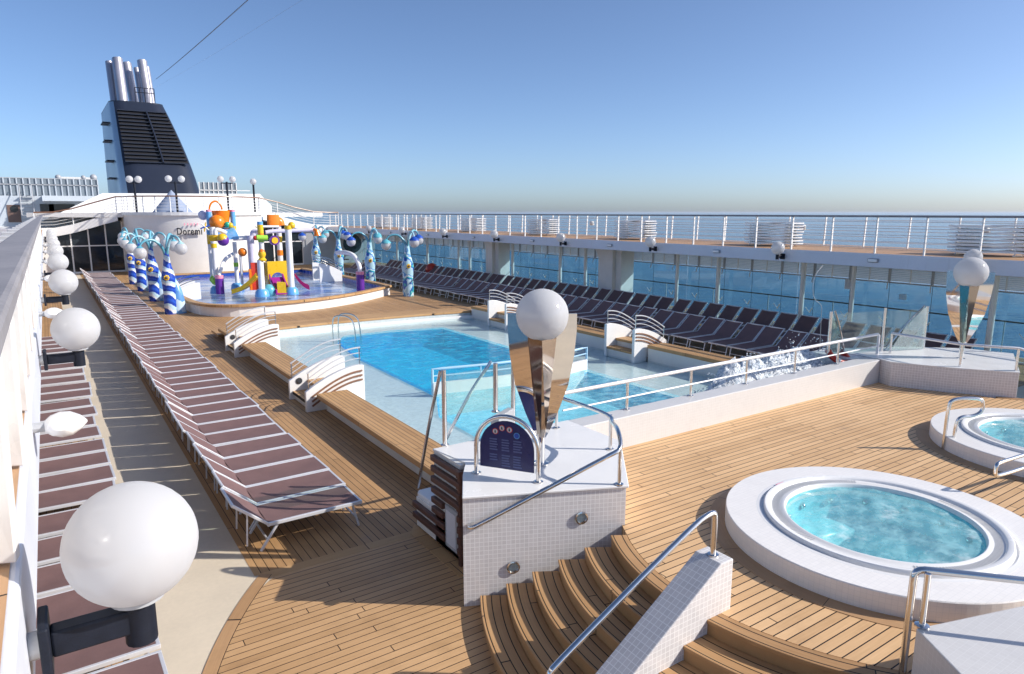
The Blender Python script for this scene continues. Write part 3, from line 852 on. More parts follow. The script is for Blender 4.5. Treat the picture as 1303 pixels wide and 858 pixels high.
# right plinth
rp = thing('plinth', 'white tiled plinth beyond the hot tubs carrying the far mirror column', 'plinth', (14.9, 6.2, 0))
RP = [(13.73, 7.02), (13.62, 6.75), (14.05, 5.85), (14.66, 4.95), (16.55, 5.75), (16.3, 6.6), (15.55, 7.3), (13.73, 8.3)]
MB().prism(RP[::1], 0, ZW).part('body', 'tile', rp, bevel=.008)
def grow(ps, k):
    cx_ = sum(p[0] for p in ps) / len(ps); cy_ = sum(p[1] for p in ps) / len(ps)
    return [(cx_ + (p[0] - cx_) * k, cy_ + (p[1] - cy_) * k) for p in ps]
MB().prism(grow(RP, 1.005), ZW + .001, ZW + .02).part('top_slab', 'white_gloss', rp)
MB().box(13.3, 13.75, 7.38, 8.3, -.1, ZW).part('end_block', 'white_gloss', rp)

# ------------------------------------------------------------------ mirror columns with globes
def mirror_column(x, y, zc, label, face):
    r = thing('mirror_column', label, 'lamp', (x, y, ZW))
    zb = ZW; gc = zc
    # two flared mirror wings bent back a little, a dark ridge standing out between them, the same behind
    fw_ = Vector((math.cos(face), math.sin(face), 0)); sd_ = Vector((-math.sin(face), math.cos(face), 0))
    c0 = Vector((x, y, 0)); U = Vector((0, 0, 1))
    MB().tube([(x, y, zb), (x, y, zb + .40)], .045, 12).part('stem', 'mirror', r)
    MB().lathe((x, y, zb), [(.10, 0), (.10, .015), (.05, .03)], 16).part('base_plate', 'steel', r)
    for s_ in (-1, 1):
        e = (sd_ * s_ - fw_ * .07).normalized()
        pr_ = [(.09, zb + .36), (.19, gc - 1.18), (.31, gc - .84), (.375, gc - .48), (.40, gc - .18), (.40, gc + .01)]
        lean = lambda z: c0 + fw_ * (-.10 + .07 * math.sin(PI / 2 * (z - zb) / (gc - zb))) + U * z
        rows = [(zb + .26, .03)] + [(z, q) for q, z in pr_]
        wm = MB()
        v = []
        for z, q in rows: v += [lean(z), lean(z) + e * q, lean(z) + e * q - fw_ * .014, lean(z) - fw_ * .014]
        f = [(4 * i + k, 4 * i + (k + 1) % 4, 4 * i + 4 + (k + 1) % 4, 4 * i + 4 + k) for i in range(len(rows) - 1) for k in range(4)] + [(0, 1, 2, 3), tuple(4 * (len(rows) - 1) + k for k in (3, 2, 1, 0))]
        wm.add(v, f).part('wing', 'mirror', r)
    for s_ in (-1, 1):
        d_ = fw_ * s_
        v = [c0 + sd_ * .05 - fw_ * .02 + d_ * .02 + U * (zb + .36), c0 - sd_ * .05 - fw_ * .02 + d_ * .02 + U * (zb + .36), c0 + d_ * .08 + U * (zb + .34),
             c0 + sd_ * .165 + d_ * .03 + U * (gc - .26), c0 - sd_ * .165 + d_ * .03 + U * (gc - .26), c0 + d_ * .20 + U * (gc - .26)]
        MB().add(v, [(0, 2, 5, 3), (2, 1, 4, 5), (3, 5, 4), (0, 1, 2), (1, 0, 3, 4)]).part('ridge', 'darkmirror', r)
    MB().sphere((x, y, gc), .30, 40, 24).part('globe', 'globe', r)
    return r
COLX, COLY, GLZ = 4.59, 6.19, 3.05
mirror_column(COLX, COLY, GLZ, 'tall mirror column with white globe standing behind the arched sign', math.atan2(-6.19, -4.59))
mirror_column(15.14, 6.15, 3.03, 'mirror column with white globe on the far right plinth', math.atan2(-6.15, -15.14))

# arched sign
sg = thing('pool_sign', 'arched navy sign in a steel hoop on the plinth', 'sign', (4.01, 6.05, ZW))
sa, sb_ = Vector((3.80, 6.36, 0)), Vector((4.225, 5.745, 0))
sdir = (sb_ - sa).normalized(); snr = Vector((-sdir.y, sdir.x, 0)) * -1
W_ = (sb_ - sa).length; rad = W_ / 2; zc = 1.98 - rad
mid = (sa + sb_) / 2
hoop = [sa + Vector((0, 0, ZW)), sa + Vector((0, 0, zc - .05))] + [mid + sdir * (-rad * math.cos(PI * i / 16)) + Vector((0, 0, zc + rad * math.sin(PI * i / 16))) for i in range(17)] + [sb_ + Vector((0, 0, zc - .05)), sb_ + Vector((0, 0, ZW))]
MB().tube(hoop, .026, 10).part('hoop', 'steel', sg)
for q in (sa, sb_): MB().lathe((q.x, q.y, ZW), [(.055, 0), (.055, .012), (.03, .018)], 14).part('foot', 'steel', sg)
pr = rad - .05
face_ = [mid + sdir * (-pr) + Vector((0, 0, ZW + .10)), mid + sdir * pr + Vector((0, 0, ZW + .10))] + [mid + sdir * (pr * math.cos(PI * i / 20)) + Vector((0, 0, zc + pr * math.sin(PI * i / 20))) for i in range(21)]
pnl = MB().slab(face_, snr * .012).part('panel', 'navy', sg)
vd = snr * .0085
if (Vector((0, 0, CAMZ)) - mid).dot(snr) < 0: vd = -vd
def disc(c, r_, o, n_=20): return [c + vd * o + sdir * (r_ * math.cos(2 * PI * i / n_)) + Vector((0, 0, r_ * math.sin(2 * PI * i / n_))) for i in range(n_)]
for k, (u, z_, mat_) in enumerate(((-.135, 1.80, 'red'), (-.055, 1.845, 'red'), (.035, 1.835, 'red'), (.12, 1.775, 'skyblue'))):
    c_ = mid + sdir * u + Vector((0, 0, z_))
    s_ = MB().add(disc(c_, .036, 1.0), [list(range(20))]).part('symbol', mat_, pnl)
    MB().add(disc(c_, .028, 1.3), [list(range(20))]).part('symbol_face', 'paper' if mat_ == 'red' else 'blue', s_)
    if mat_ == 'red':
        MB().slab([c_ + vd * 1.6 + sdir * -.010 + Vector((0, 0, -.016)), c_ + vd * 1.6 + sdir * .012 + Vector((0, 0, -.016)), c_ + vd * 1.6 + sdir * .004 + Vector((0, 0, .018)), c_ + vd * 1.6 + sdir * -.006 + Vector((0, 0, .018))], vd * .05).part('pictogram', 'dark', s_)
for cx_ in (-.155, -.01, .13):
    tx = MB()
    for j in range(11):
        if j == 5: continue
        z_ = 1.70 - j * .030
        if cx_ < -.1 and j > 8: continue
        w0 = .105 * (.8 + .2 * rnd.random())
        o = mid + sdir * (cx_ - .05) + Vector((0, 0, z_)) + vd
        tx.slab([o, o + sdir * w0, o + sdir * w0 + Vector((0, 0, .016)), o + Vector((0, 0, .016))], vd * .05)
    tx.part('small_print', 'ink', pnl)

# rails: plinth front handrail, long wall rail
hr = thing('handrail', 'steel handrail running down the tiled plinth front beside the stairs', 'handrail', (4.9, 5.2, ZW))
p1 = Vector((4.92, 5.20, ZW)); p2 = Vector((5.60, 6.10, ZW)); p3 = Vector((5.57, 7.16, ZW))
z1 = solve_z(p1.x, p1.y, 572); z2 = solve_z(p2.x, p2.y, 528); 
dF = (Vector((*P[1], 0)) - Vector((*P[0], 0))).normalized(); nF = Vector((dF.y, -dF.x, 0))
m0 = Vector((3.40, 5.855, 0)) + nF * .07
lowz = solve_z(m0.x, m0.y, 672)
path = [m0 - nF * .06 + Vector((0, 0, lowz)), m0 + Vector((0, 0, lowz)), m0 + dF * .08 + Vector((0, 0, lowz + .02)), Vector((p1.x, p1.y, z1)) - dF * .12 + nF * .04 + Vector((0, 0, -.04)), Vector((p1.x, p1.y, z1)) + Vector((.03, .0, 0)), Vector((p1.x + .16, p1.y + .22, z1 + .16)), Vector((p2.x - .12, p2.y - .16, z2 - .05)), Vector((p2.x, p2.y, z2)), Vector((p3.x, p3.y, z2 + .0))]
MB().tube(smooth_path(path, 2), .026, 10).part('tube', 'steel', hr)
for q, z_ in ((p1, z1), (p2, z2), (p3, z2)):
    MB().tube([(q.x, q.y, ZW), (q.x, q.y, z_)], .021, 10).part('post', 'steel', hr)
    MB().lathe((q.x, q.y, ZW), [(.05, 0), (.05, .012), (.026, .02)], 14).part('base_plate', 'steel', hr)
lr = thing('pool_rail', 'long steel rail with five posts on the white pool wall', 'railing', (9.9, 7.3, ZW))
ZR = 1.72
MB().tube([(5.62, 7.25, ZR), (14.06, 7.3, ZR), (14.10, 7.3, ZR - .03), (14.10, 7.3, ZW)], .030, 10).part('top_rail', 'alu', lr)
MB().tube([(5.75, 7.25, ZW + .20), (14.08, 7.3, ZW + .20)], .014, 8).part('lower_rail', 'alu', lr)
for x in (7.0, 8.4, 9.8, 11.2, 12.6):
    MB().tube([(x, 7.28, ZW), (x, 7.28, ZR)], .022, 10).part('post', 'steel', lr)
    MB().lathe((x, 7.28, ZW), [(.05, 0), (.05, .012), (.026, .02)], 12).part('base_plate', 'steel', lr)
# rail round the front of the right plinth
rr = thing('plinth_rail', 'steel rail with slim posts round the far right plinth', 'railing', (14.8, 5.6, ZW))
rpts = [(14.45, 7.2), (14.25, 5.75), (14.75, 5.03), (16.4, 5.75), (16.0, 6.7)]
q = [gz(1131, 447, ZW), gz(1212, 468, ZW), gz(1277, 477, ZW)]
rp3 = [(14.42, 7.2), (14.28, 5.80), (14.74, 5.04)]
ex = Vector((16.3, 4.6, 0))
MB().tube([(x, y, 1.72) for x, y in rp3] + [(15.6, 4.5, 1.45)], .026, 10).part('top_rail', 'alu', rr)
for x, y in rp3:
    MB().tube([(x, y, ZW), (x, y, 1.72)], .024, 10).part('post', 'steel', rr)

# ------------------------------------------------------------------ glass guards with bent tubes at both pool entrances
def guard(posts, ztop, zfoot, slant, label):
    r = thing('glass_guard', label, 'glass screen', (posts[1][0], posts[1][1], ZW))
    for k, (x, y) in enumerate(posts):
        MB().tube([(x, y, zfoot[k]), (x, y, ztop)], .030, 10).part('post', 'steel', r)
        MB().lathe((x, y, zfoot[k]), [(.055, 0), (.055, .015), (.03, .02)], 12).part('base_plate', 'steel', r)
    for k in range(len(posts) - 1):
        a = Vector((*posts[k], 0)); b_ = Vector((*posts[k + 1], 0)); d = (b_ - a)
        n_ = Vector((-d.y, d.x, 0)).normalized() * .012
        zf = max(zfoot[k], zfoot[k + 1]) + .06
        MB().slab([a + d * .05 + Vector((0, 0, zf)), a + d * .95 + Vector((0, 0, zf)), a + d * .95 + Vector((0, 0, ztop - .06)), a + d * .05 + Vector((0, 0, ztop - .06))], n_).part('pane', 'glass2', r)
    for (p, q_) in slant:
        p = Vector(p); q_ = Vector(q_)
        MB().tube(smooth_path([p + Vector((0, 0, 0)), p * .93 + q_ * .07 + Vector((0, 0, .0)), q_ * .45 + p * .55 + Vector((0, 0, .07)), q_], 2), .022, 8).part('bent_tube', 'steel', r)
        tri = [p, q_, Vector((p.x, p.y, q_.z))]
    return r
guard([(3.95, 7.39), (4.70, 7.36), (5.05, 7.46)], 2.26, (ZW, 1.60, ZW), [((3.93, 7.44, 2.24), (3.84, 7.98, .52)), ((4.67, 7.42, 2.28), (4.02, 7.50, 1.30))], 'glass guard with bent steel tubes behind the arched sign')
MB().prism([(4.52, 7.20), (4.60, 7.12), (5.0, 7.36), (4.96, 7.45)], ZW + .001, 1.60).solo('guard_block', 'grey', 'small grey block under the middle post of the left glass guard', 'block', bevel=.01)
g_ = guard([(13.05, 7.75), (14.5, 7.42), (15.5, 7.05)], 2.22, (ZW, ZW, ZW), [((13.12, 7.72, 2.24), (13.5, 7.65, 1.30)), ((15.42, 7.08, 2.24), (14.60, 7.4, 1.30))], 'glass guard with bent steel tubes beside the far mirror column')
MB().slab([(13.07, 7.80, 1.3), (13.5, 7.71, 1.3), (13.36, 7.74, 1.75), (13.14, 7.79, 2.2), (13.07, 7.80, 2.2)], (0, .012, 0)).part('pane', 'frost', g_)
MB().slab([(15.45, 7.03, 1.3), (14.66, 7.32, 1.3), (14.95, 7.20, 1.8), (15.36, 7.05, 2.2), (15.45, 7.03, 2.2)], (0, .012, 0)).part('pane', 'frost', g_)
# life ring
c_ = gz(1066, 452, ZW)
ring_ = thing('life_ring', 'red life ring with pale bands lying on the white wall end', 'life ring', (13.3, 7.55, ZW))
def torus(c, R0, r0, a0, a1, n=28, tilt=.0): 
    return [(c[0] + R0 * math.cos(a0 + (a1 - a0) * i / n), c[1] + R0 * math.sin(a0 + (a1 - a0) * i / n) * math.cos(tilt), c[2] + R0 * math.sin(a0 + (a1 - a0) * i / n) * math.sin(tilt)) for i in range(n)]
MB().tube(torus((13.28, 7.66, ZW + .03), .22, .07, 0, 2 * PI, 28, R(35)), .06, 10, closed=True).part('ring', 'redring', ring_)
for k in range(4):
    a = k * PI / 2 + .5
    MB().tube(torus((13.28, 7.66, ZW + .03), .22, .07, a, a + .35, 6, R(35)), .0645, 10).part('band', 'white', ring_)
# hooked shower pole beside the guard
hp = thing('shower_pole', 'thin pale pole with curved top beside the right glass guard', 'pole', (12.9, 8.0, 0))
pz = [gy(1042, 470, 8.3), gy(1045, 400, 8.3), gy(1046, 388, 8.3), gy(1034, 380, 8.3), gy(1035, 352, 8.3), gy(1047, 338, 8.3)]
MB().tube(smooth_path([pz[0] - Vector((0, 0, .6))] + pz, 2), .006, 8).part('tube', 'grey', hp)

# ------------------------------------------------------------------ hot tubs
def tub(cx_, cy_, label):
    r = thing('hot_tub', label, 'hot tub', (cx_, cy_, ZJ))
    c = (cx_, cy_, ZJ)
    m_ = M.get('tilej%.1f' % cx_) or tile('white_tub_tile_%.0f' % cx_, (.86, .825, .785), (.76, .74, .715), size=.05, gs=.004, var=.03, polar=(cx_, cy_, 1.62))
    m = MB()
    n_ = 96
    v = []
    for rr_, z in ((1.56, 0), (1.56, .19), (1.552, .2), (1.22, .205), (1.22, .1)):
        v += [(cx_ + rr_ * math.cos(2 * PI * k / n_), cy_ + rr_ * math.sin(2 * PI * k / n_), ZJ + z) for k in range(n_)]
    m.add(v, [(i * n_ + k, i * n_ + (k + 1) % n_, (i + 1) * n_ + (k + 1) % n_, (i + 1) * n_ + k) for i in range(4) for k in range(n_)])
    m.part('tiled_rim', m_, r)
    MB().lathe(c, [(1.235, .17), (1.235, .205), (1.19, .208), (1.185, .192), (1.162, .192), (1.16, .228), (1.148, .242), (1.105, .242), (1.09, .232), (1.08, .215), (.985, .212), (.972, .222), (.945, .222), (.93, .205), (.92, .10)], 96, cap=False).part('shell', 'white_gloss', r)
    for sec in range(2):
      gr = MB()
      for k in range(80):
        a = (.75 if sec == 0 else 3.9) + 2 * PI * k / 220
        a2 = a + .011
        gr.add([(cx_ + q * math.cos(b_), cy_ + q * math.sin(b_), ZJ + zz) for b_ in (a, a2) for q, zz in ((.992, .2155), (1.07, .2185))], [(0, 1, 3, 2)])
      gr.part('overflow_grille', 'grey', r)
    MB().lathe(c, [(.926, .178), (.915, -.02), (.86, -.17), (.60, -.20), (.56, -.24), (.53, -.55), (.45, -.60), (1e-3, -.60)], 96, cap=False).part('seat_shell', 'tub_wall', r)
    for k in range(14):
        a = 2 * PI * k / 14 + .2
        jt = Vector((cx_ + .905 * math.cos(a), cy_ + .905 * math.sin(a), ZJ + .02))
        MB().sphere(tuple(jt), .035, 10, 6).part('jet', 'steel', r)
    # churned surface, heaped over the jets
    m = MB(); v = []; f = []
    RN, AN = 36, 110
    for i in range(RN + 1):
        q = .926 * i / RN
        for k in range(AN):
            a = 2 * PI * k / AN
            x, y = q * math.cos(a), q * math.sin(a)
            z = .182 + .0045 * (math.sin(9 * x + 4 * y) + math.sin(11 * y - 6 * x + 1) + .7 * math.sin(23 * x + 17 * y) + .6 * math.sin(31 * y - 19 * x))
            for jx, jy in ((-.45, .1), (.1, -.45), (.35, .35)):
                z += .016 * math.exp(-((x - jx) ** 2 + (y - jy) ** 2) / .05)
            v.append((cx_ + x, cy_ + y, ZJ + z))
    for i in range(RN):
        for k in range(AN): f.append((i * AN + k, i * AN + (k + 1) % AN, (i + 1) * AN + (k + 1) % AN, (i + 1) * AN + k))
    m.add(v, f, True).part('water', 'water_tub', r)
    MB().ring(cx_, cy_, 1.565, 1.74, 0, 360, ZJ - .002, ZJ + .0055, 96).part('teak_border', teak('teak_tub_border_%.0f' % cx_, 'R', (.36, .20, .10), (.62, .40, .22), wdt=.6, length=2.4, cx=cx_, cy=cy_), r)
    return r
tub(7.0, 3.42, 'round white tiled hot tub of bubbling water near the curved stairs')
tub(11.78, 3.42, 'farther round hot tub cut by the right edge of the photo')
# thermometer float on the near tub
tf = MB().box(6.87, 7.02, 4.555, 4.60, 1.006, 1.03)
tf.solo('thermometer', 'pink', 'small red and white thermometer lying on the near hot tub rim', 'thermometer', bevel=.008)
# handrails at the far tub
h = thing('tub_handrail', 'looped steel handrail with two feet beside the far hot tub', 'handrail', (10.5, 4.4, ZJ))
f1, f2 = Vector((10.50, 4.40, ZJ)), Vector((10.62, 4.22, ZJ))
f1 = gz(1200, 572, ZJ); f2 = gz(1212, 573, ZJ)
za = solve_z(f1.x, f1.y, 507)
ed = gz(1252, 507, za)
e1 = Vector((ed.x, ed.y, za))
d = (e1 - Vector((f1.x, f1.y, za)))
zl = solve_z(f2.x, f2.y, 530)
MB().tube(smooth_path([f1, Vector((f1.x, f1.y, za - .12)), Vector((f1.x, f1.y, za)) + d * .1, Vector((f1.x, f1.y, za)) + d * .9, e1 + Vector((0, 0, -.06)), e1 + Vector((0, 0, -.20)), e1 - d * .25 + Vector((0, 0, -.27)), Vector((f2.x, f2.y, zl)) + d * .12, Vector((f2.x, f2.y, zl - .1)), f2], 3), .024, 10).part('tube', 'steel', h)
h = thing('tub_handrail', 'looped steel handrail end at the right photo edge between the hot tubs', 'handrail', (9.3, 2.6, ZJ))
k0 = gz(1268, 590, 1.35); k1 = gz(1303, 579, 1.35); dd = k1 - k0
lp = [k0 + dd * 3, k0 + dd * .5, k0 + dd * .1, k0 + Vector((0, 0, -.02)) , k0 + Vector((0, 0, -.13)), k0 + dd * .1 + Vector((0, 0, -.16)), k0 + dd * .6 + Vector((0, 0, -.17)), k0 + dd * 3 + Vector((0, 0, -.17))]
MB().tube(smooth_path(lp, 2), .022, 10).part('tube', 'steel', h)
pt = k0 + dd * 3
MB().tube([pt, Vector((pt.x, pt.y, ZJ))], .022, 8).part('post', 'steel', h)

# ------------------------------------------------------------------ splashing water at the right end of the pool
def splash():
    m = MB(); r_ = random.Random(3)
    def blob(c, s):
        n_ = 5; v = []; f = []
        for i in range(1, 4):
            for k in range(n_):
                a = 2 * PI * k / n_ + i * .4; th = PI * i / 4
                q = s * r_.uniform(.55, 1.25)
                v.append((c[0] + q * 1.3 * math.sin(th) * math.cos(a), c[1] + q * math.sin(th) * math.sin(a), c[2] + q * math.cos(th)))
        v += [(c[0], c[1], c[2] + s), (c[0], c[1], c[2] - s)]
        for i in range(2):
            for k in range(n_): f.append((i * n_ + k, i * n_ + (k + 1) % n_, (i + 1) * n_ + (k + 1) % n_, (i + 1) * n_ + k))
        for k in range(n_):
            f.append((15, (k + 1) % n_, k)); f.append((16, 10 + k, 10 + (k + 1) % n_))
        m.add(v, f, r_.random() < .5)
    for _ in range(6500):
        t_ = r_.random() ** .75
        x = 9.1 + 4.1 * t_ + r_.gauss(0, .15)
        hmax = 1.05 + .55 * min(1, t_ * 1.25)
        y = 7.6 + r_.random() * (.6 + .6 * t_) + r_.gauss(0, .05)
        lumps = .72 + .28 * math.sin(x * 7) * math.sin(x * 3.1 + 1)
        z = (hmax * lumps) * (.55 + .5 * r_.random() ** .8)
        if x > 13.3 or y < 7.42: continue
        blob((x, y, z), r_.uniform(.005, .014) if r_.random() < .9 else r_.uniform(.014, .024))
    for _ in range(500):
        x = r_.uniform(8.6, 13); y = 7.6 + r_.random() * 2.2; z = abs(r_.gauss(0, .28))
        blob((x, y, z), r_.uniform(.004, .014))
    return m
def splash_body(m):
    from mathutils import noise as mn
    nx, ny = 300, 100; v = []; f = []
    for j in range(ny + 1):
        for i in range(nx + 1):
            u, t_ = i / nx, j / ny
            x = 8.9 + 4.4 * u; y = 7.40 + t_ * (.9 + .7 * u)
            ridge = math.sin(PI * min(1, t_ * 1.1)) ** .6
            env = min(1, u * 2.2 + .35) ** .9 * min(1, (1 - u) * 9) ** .5
            p = Vector((x * 2.2, y * 2.2, 0))
            n1 = mn.fractal(p, .9, 2.1, 6) ; n2 = mn.fractal(p * 4.5 + Vector((7, 3, 1)), .8, 2.1, 5)
            n3 = mn.noise(p * 17.0)
            z = -.10 + env * ridge * (1.48 + .16 * n1 + .11 * n2) + .02 * n3 + .012 * mn.noise(p * 40.0)
            v.append((x + .07 * n2 + .03 * n3, y + .09 * n1 * ridge, z))
    for j in range(ny):
        for i in range(nx):
            a = j * (nx + 1) + i
            f.append((a, a + 1, a + nx + 2, a + nx + 1))
    m.add(v, f, True)
    return m
splash_body(splash()).solo('water_splash', 'foam', 'white splashing water heaped at the right end of the pool', 'splash', kind='stuff')
#SECTION-LOUNGERS
# ------------------------------------------------------------------ sun loungers
def lounger(label, group, back_deg, back_len):
    """foot at x=0, head toward -x, centred on y, .62 wide"""
    r = thing('sun_lounger', label, 'sun lounger', (0, 0, 0), group)
    W = .315; L = 1.23; Z = .35
    fr = MB()
    for s_ in (-1, 1): fr.bar((0, s_ * W, Z), (-L, s_ * W, Z), .034, .045)
    fr.bar((-.017, -W, Z), (-.017, W, Z), .034, .04)
    fr.bar((-L, -W, Z - .02), (-L, W, Z - .02), .03, .03)
    fr.part('frame', 'alu', r, bevel=.005)
    m = MB(); v = []; nx, ny = 6, 6
    for i in range(nx + 1):
        for j in range(ny + 1):
            u, t_ = i / nx, j / ny
            v.append((-.03 - (L - .022) * u, -W + .015 + (2 * W - .03) * t_, Z + .018 - .022 * math.sin(PI * t_) * math.sin(PI * min(1, u * 1.0)) ** .5))
    m.add(v, [(i * (ny + 1) + j, i * (ny + 1) + j + 1, (i + 1) * (ny + 1) + j + 1, (i + 1) * (ny + 1) + j) for i in range(nx) for j in range(ny)], True)
    m.part('seat_sling', 'sling', r)
    a = R(back_deg); dx, dz = -math.cos(a), math.sin(a)
    B = lambda d, y, o=0: (-L + dx * d + dz * o, y, Z + dz * d - dx * o)
    bk = MB()
    for s_ in (-1, 1): bk.bar(B(0, s_ * W), B(back_len, s_ * W), .030, .035)
    bk.bar(B(back_len - .015, -W), B(back_len - .015, W), .03, .035)
    bf = bk.part('backrest_frame', 'alu', r, bevel=.005)
    m = MB(); v = []
    for i in range(5):
        for j in range(ny + 1):
            u, t_ = i / 4, j / ny
            v.append(B(-.012 + (back_len - .018) * u, -W + .015 + (2 * W - .03) * t_, .016 - .02 * math.sin(PI * t_)))
    m.add(v, [(i * (ny + 1) + j, i * (ny + 1) + j + 1, (i + 1) * (ny + 1) + j + 1, (i + 1) * (ny + 1) + j) for i in range(4) for j in range(ny)], True)
    m.part('back_sling', 'sling', r)
    for x0, x1 in ((-.13, -.05), (-1.10, -1.34)):
        lg = MB()
        for s_ in (-1, 1): lg.bar((x0, s_ * (W - .03), Z - .01), (x1, s_ * (W - .03), .006), .026, .026, (1, 0, 0))
        t_ = .62
        lg.bar((x0 + (x1 - x0) * t_, -W + .03, Z * (1 - t_)), (x0 + (x1 - x0) * t_, W - .03, Z * (1 - t_)), .02, .02)
        lg.part('leg', 'alu', r)
    for s_ in (-1, 1): MB().bar(B(back_len * .55, s_ * (W - .03), -.02), (-L - .02 - .25, s_ * (W - .03), .12), .018, .018, (0, 1, 0)).part('strut', 'alu', r)
    return r
def lrow(proto, spots, rz, what):
    first = True
    for i, (x, y, z) in enumerate(spots):
        lab = f'brown sling lounger, {ordw(i)} {what}'
        if first:
            o = proto; o.location = (x, y, z); o.rotation_euler = (0, 0, rz); o['label'] = lab; first = False
        else: dup(o, (x, y, z), rz + rnd.uniform(-.025, .025), lab)
G1, G2, G3, G4 = 'loungers in the sunlit left row', 'loungers under the left upper deck', 'loungers in the front row along the right side', 'loungers in the back row by the right glass'
pa = lounger('', G1, 40, .55)
lrow(pa, [(3.20 + rnd.uniform(-.035, .035), 8.66 + .70 * i, 0) for i in range(62)], 0, 'from the near end of the sunlit left row')
pb = lounger('', G2, 3, .70)
ys = []; y_ = 4.2
while y_ < 26:
    ys.append(y_); y_ += .72 + (0.16 if rnd.random() < .3 else rnd.uniform(0, .06))
lrow(pb, [(.44 + rnd.uniform(-.05, .05), y, 0) for y in ys], 0, 'of the row below the left upper deck')
pc = lounger('', G3, 38, .72)
def rowgap(y0, n, st): return [y0 + st * i + rnd.uniform(-.02, .02) for i in range(n)]
lrow(pc, [(16.12 + rnd.uniform(-.05, .05), y, 0) for y in rowgap(7.9, 52, .745)], PI, 'from the near end of the right front row')
pd = lounger('', G4, 44, .72)
lrow(pd, [(18.75 + rnd.uniform(-.05, .05), y, 0) for y in rowgap(8.3, 50, .765)], PI, 'from the near end of the row by the right glass')
pe = lounger('', 'loungers on the left upper deck', 25, .6)
lrow(pe, [(-1.0, 8.0 + 1.3 * i, UP + .02) for i in range(26)], 0, 'along the left upper deck behind the handrail')
# loungers stacked on the right upper deck
def stack(y0, n, idx):
    for k in range(n):
        lab = f'white lounger {"at the bottom" if k == 0 else "at the top" if k == n - 1 else ordw(k) + " up"} of the {ordw(idx)} stack on the right upper deck'
        if idx == 0 and k == 0:
            global stk
            stk = thing('stacked_lounger', lab, 'sun lounger', (0, 0, 0), 'loungers stacked on the right upper deck')
            m = MB()
            for s_ in (-1, 1): m.bar((-.32, s_ * .95, .1), (.32, s_ * .95, .1), .03, .035)
            for s_ in (-1, 1):
                for q in range(6): m.bar((s_ * .31, -.95 + .3167 * q, .1 + .03 * math.sin(q * 1.1)), (s_ * .31, -.95 + .3167 * (q + 1), .1 + .03 * math.sin((q + 1) * 1.1)), .035, .05)
            m.part('frame', 'alu', stk)
            m = MB(); m.box(-.29, .29, -.93, .93, .095, .12); m.part('sling', 'offwhite', stk)
            for q in (-.7, .7):
                m = MB()
                for s_ in (-1, 1): m.bar((s_ * .3, q, .09), (s_ * .3, q + .06, .012), .022, .022, (0, 1, 0))
                m.bar((-.3, q + .06, .012), (.3, q + .06, .012), .022, .022)
                m.part('leg', 'alu', stk)
            stk.location = (21.2, y0, UP)
        else:
            dup(stk, (21.2 + rnd.uniform(-.03, .03), y0 + rnd.uniform(-.03, .03), UP + .098 * k), rnd.uniform(-.015, .015), lab)
for i, y0 in enumerate((8.2, 15.0, 21.9, 28.6, 35.6, 42.4, 48.8)): stack(y0, 8, i)
#SECTION-DECKS
# ------------------------------------------------------------------ globe lamps on the fascias
def globe_lamp(x, y, z, sgn, label, grp):
    r = thing('globe_lamp', label, 'lamp', (x, y, z), grp)
    fx = -sgn * .30
    MB().sphere((x, y, z), .205, 40, 24).part('globe', 'globe', r)
    br = MB()
    br.tube([(x, y, z - .36), (x, y, z - .18)], .05, 14).part('socket', 'black', r)
    MB().lathe((x, y, z), [(.075, -.205), (.085, -.20), (.085, -.180), (.070, -.172)], 24, cap=False).part('collar', 'grey', r)
    MB().bar((x, y, z - .27), (x - sgn * .255, y, z - .27), .07, .09).part('arm', 'black', r, bevel=.008)
    MB().box(*sorted((x - sgn * .255, x - sgn * .285)), y - .085, y + .085, z - .36, z - .18).part('mount', 'black', r, bevel=.008)
    MB().tube([(x - sgn * .283, y, z - .27), (x - sgn * .345 if sgn > 0 else RX, y, z - .27)], .045, 12).part('spigot', 'white_gloss', r)
    return r
# the left row: a little pole carries each arm clear of the fascia
for i in range(9):
    y = 2.30 + 5.40 * i if i else 2.50
    g_ = globe_lamp(.135 + .005 * i, y, 3.10, 1, f'white globe lamp on a black arm, {ordw(i)} along the left fascia', 'globe lamps on the left fascia')
for i in range(9):
    y = 7.72 + 5.53 * i
    if i == 0: pass
    g_ = globe_lamp(19.02, y, 3.10, -1, f'white globe lamp on a black arm, {ordw(i)} along the right fascia', 'globe lamps on the right fascia')
# small white floodlights between them
def flood(x, y, z, s_, label, grp):
    r = thing('floodlight', label, 'floodlight', (x, y, z), grp)
    m = MB()
    prof = [(-.02, .06), (.01, .11), (.06, .14), (.11, .13), (.16, .075), (.19, .012)]
    v = []
    for d, w_ in prof:
        for k in range(12):
            a = 2 * PI * k / 12
            v.append((x + s_ * d, y + w_ * math.cos(a), z + w_ * .5 * math.sin(a)))
    f = [(i * 12 + k, i * 12 + (k + 1) % 12, (i + 1) * 12 + (k + 1) % 12, (i + 1) * 12 + k) for i in range(5) for k in range(12)] + [list(range(12)), [60 + k for k in range(12)]]
    m.add(v, f, True).part('housing', 'white_gloss', r)
    MB().tube([(x - s_ * .10, y, z), (x, y, z)], .03, 8).part('bracket', 'grey', r)
    return r
for i in range(6): flood(-.10, 4.66 + 5.4 * i, 2.98, 1, f'white teardrop floodlight, {ordw(i)} along the left fascia', 'floodlights on the left fascia')
def bulkhead(x, y, z, label):
    r = thing('bulkhead_light', label, 'light', (x, y, z), 'oval lights on the right fascia')
    MB().box(x - .06, x, y - .16, y + .16, z - .06, z + .06).part('housing', 'grey', r, bevel=.03)
    MB().box(x - .075, x - .0605, y - .13, y + .13, z - .04, z + .04).part('cover', 'alu', r, bevel=.006)
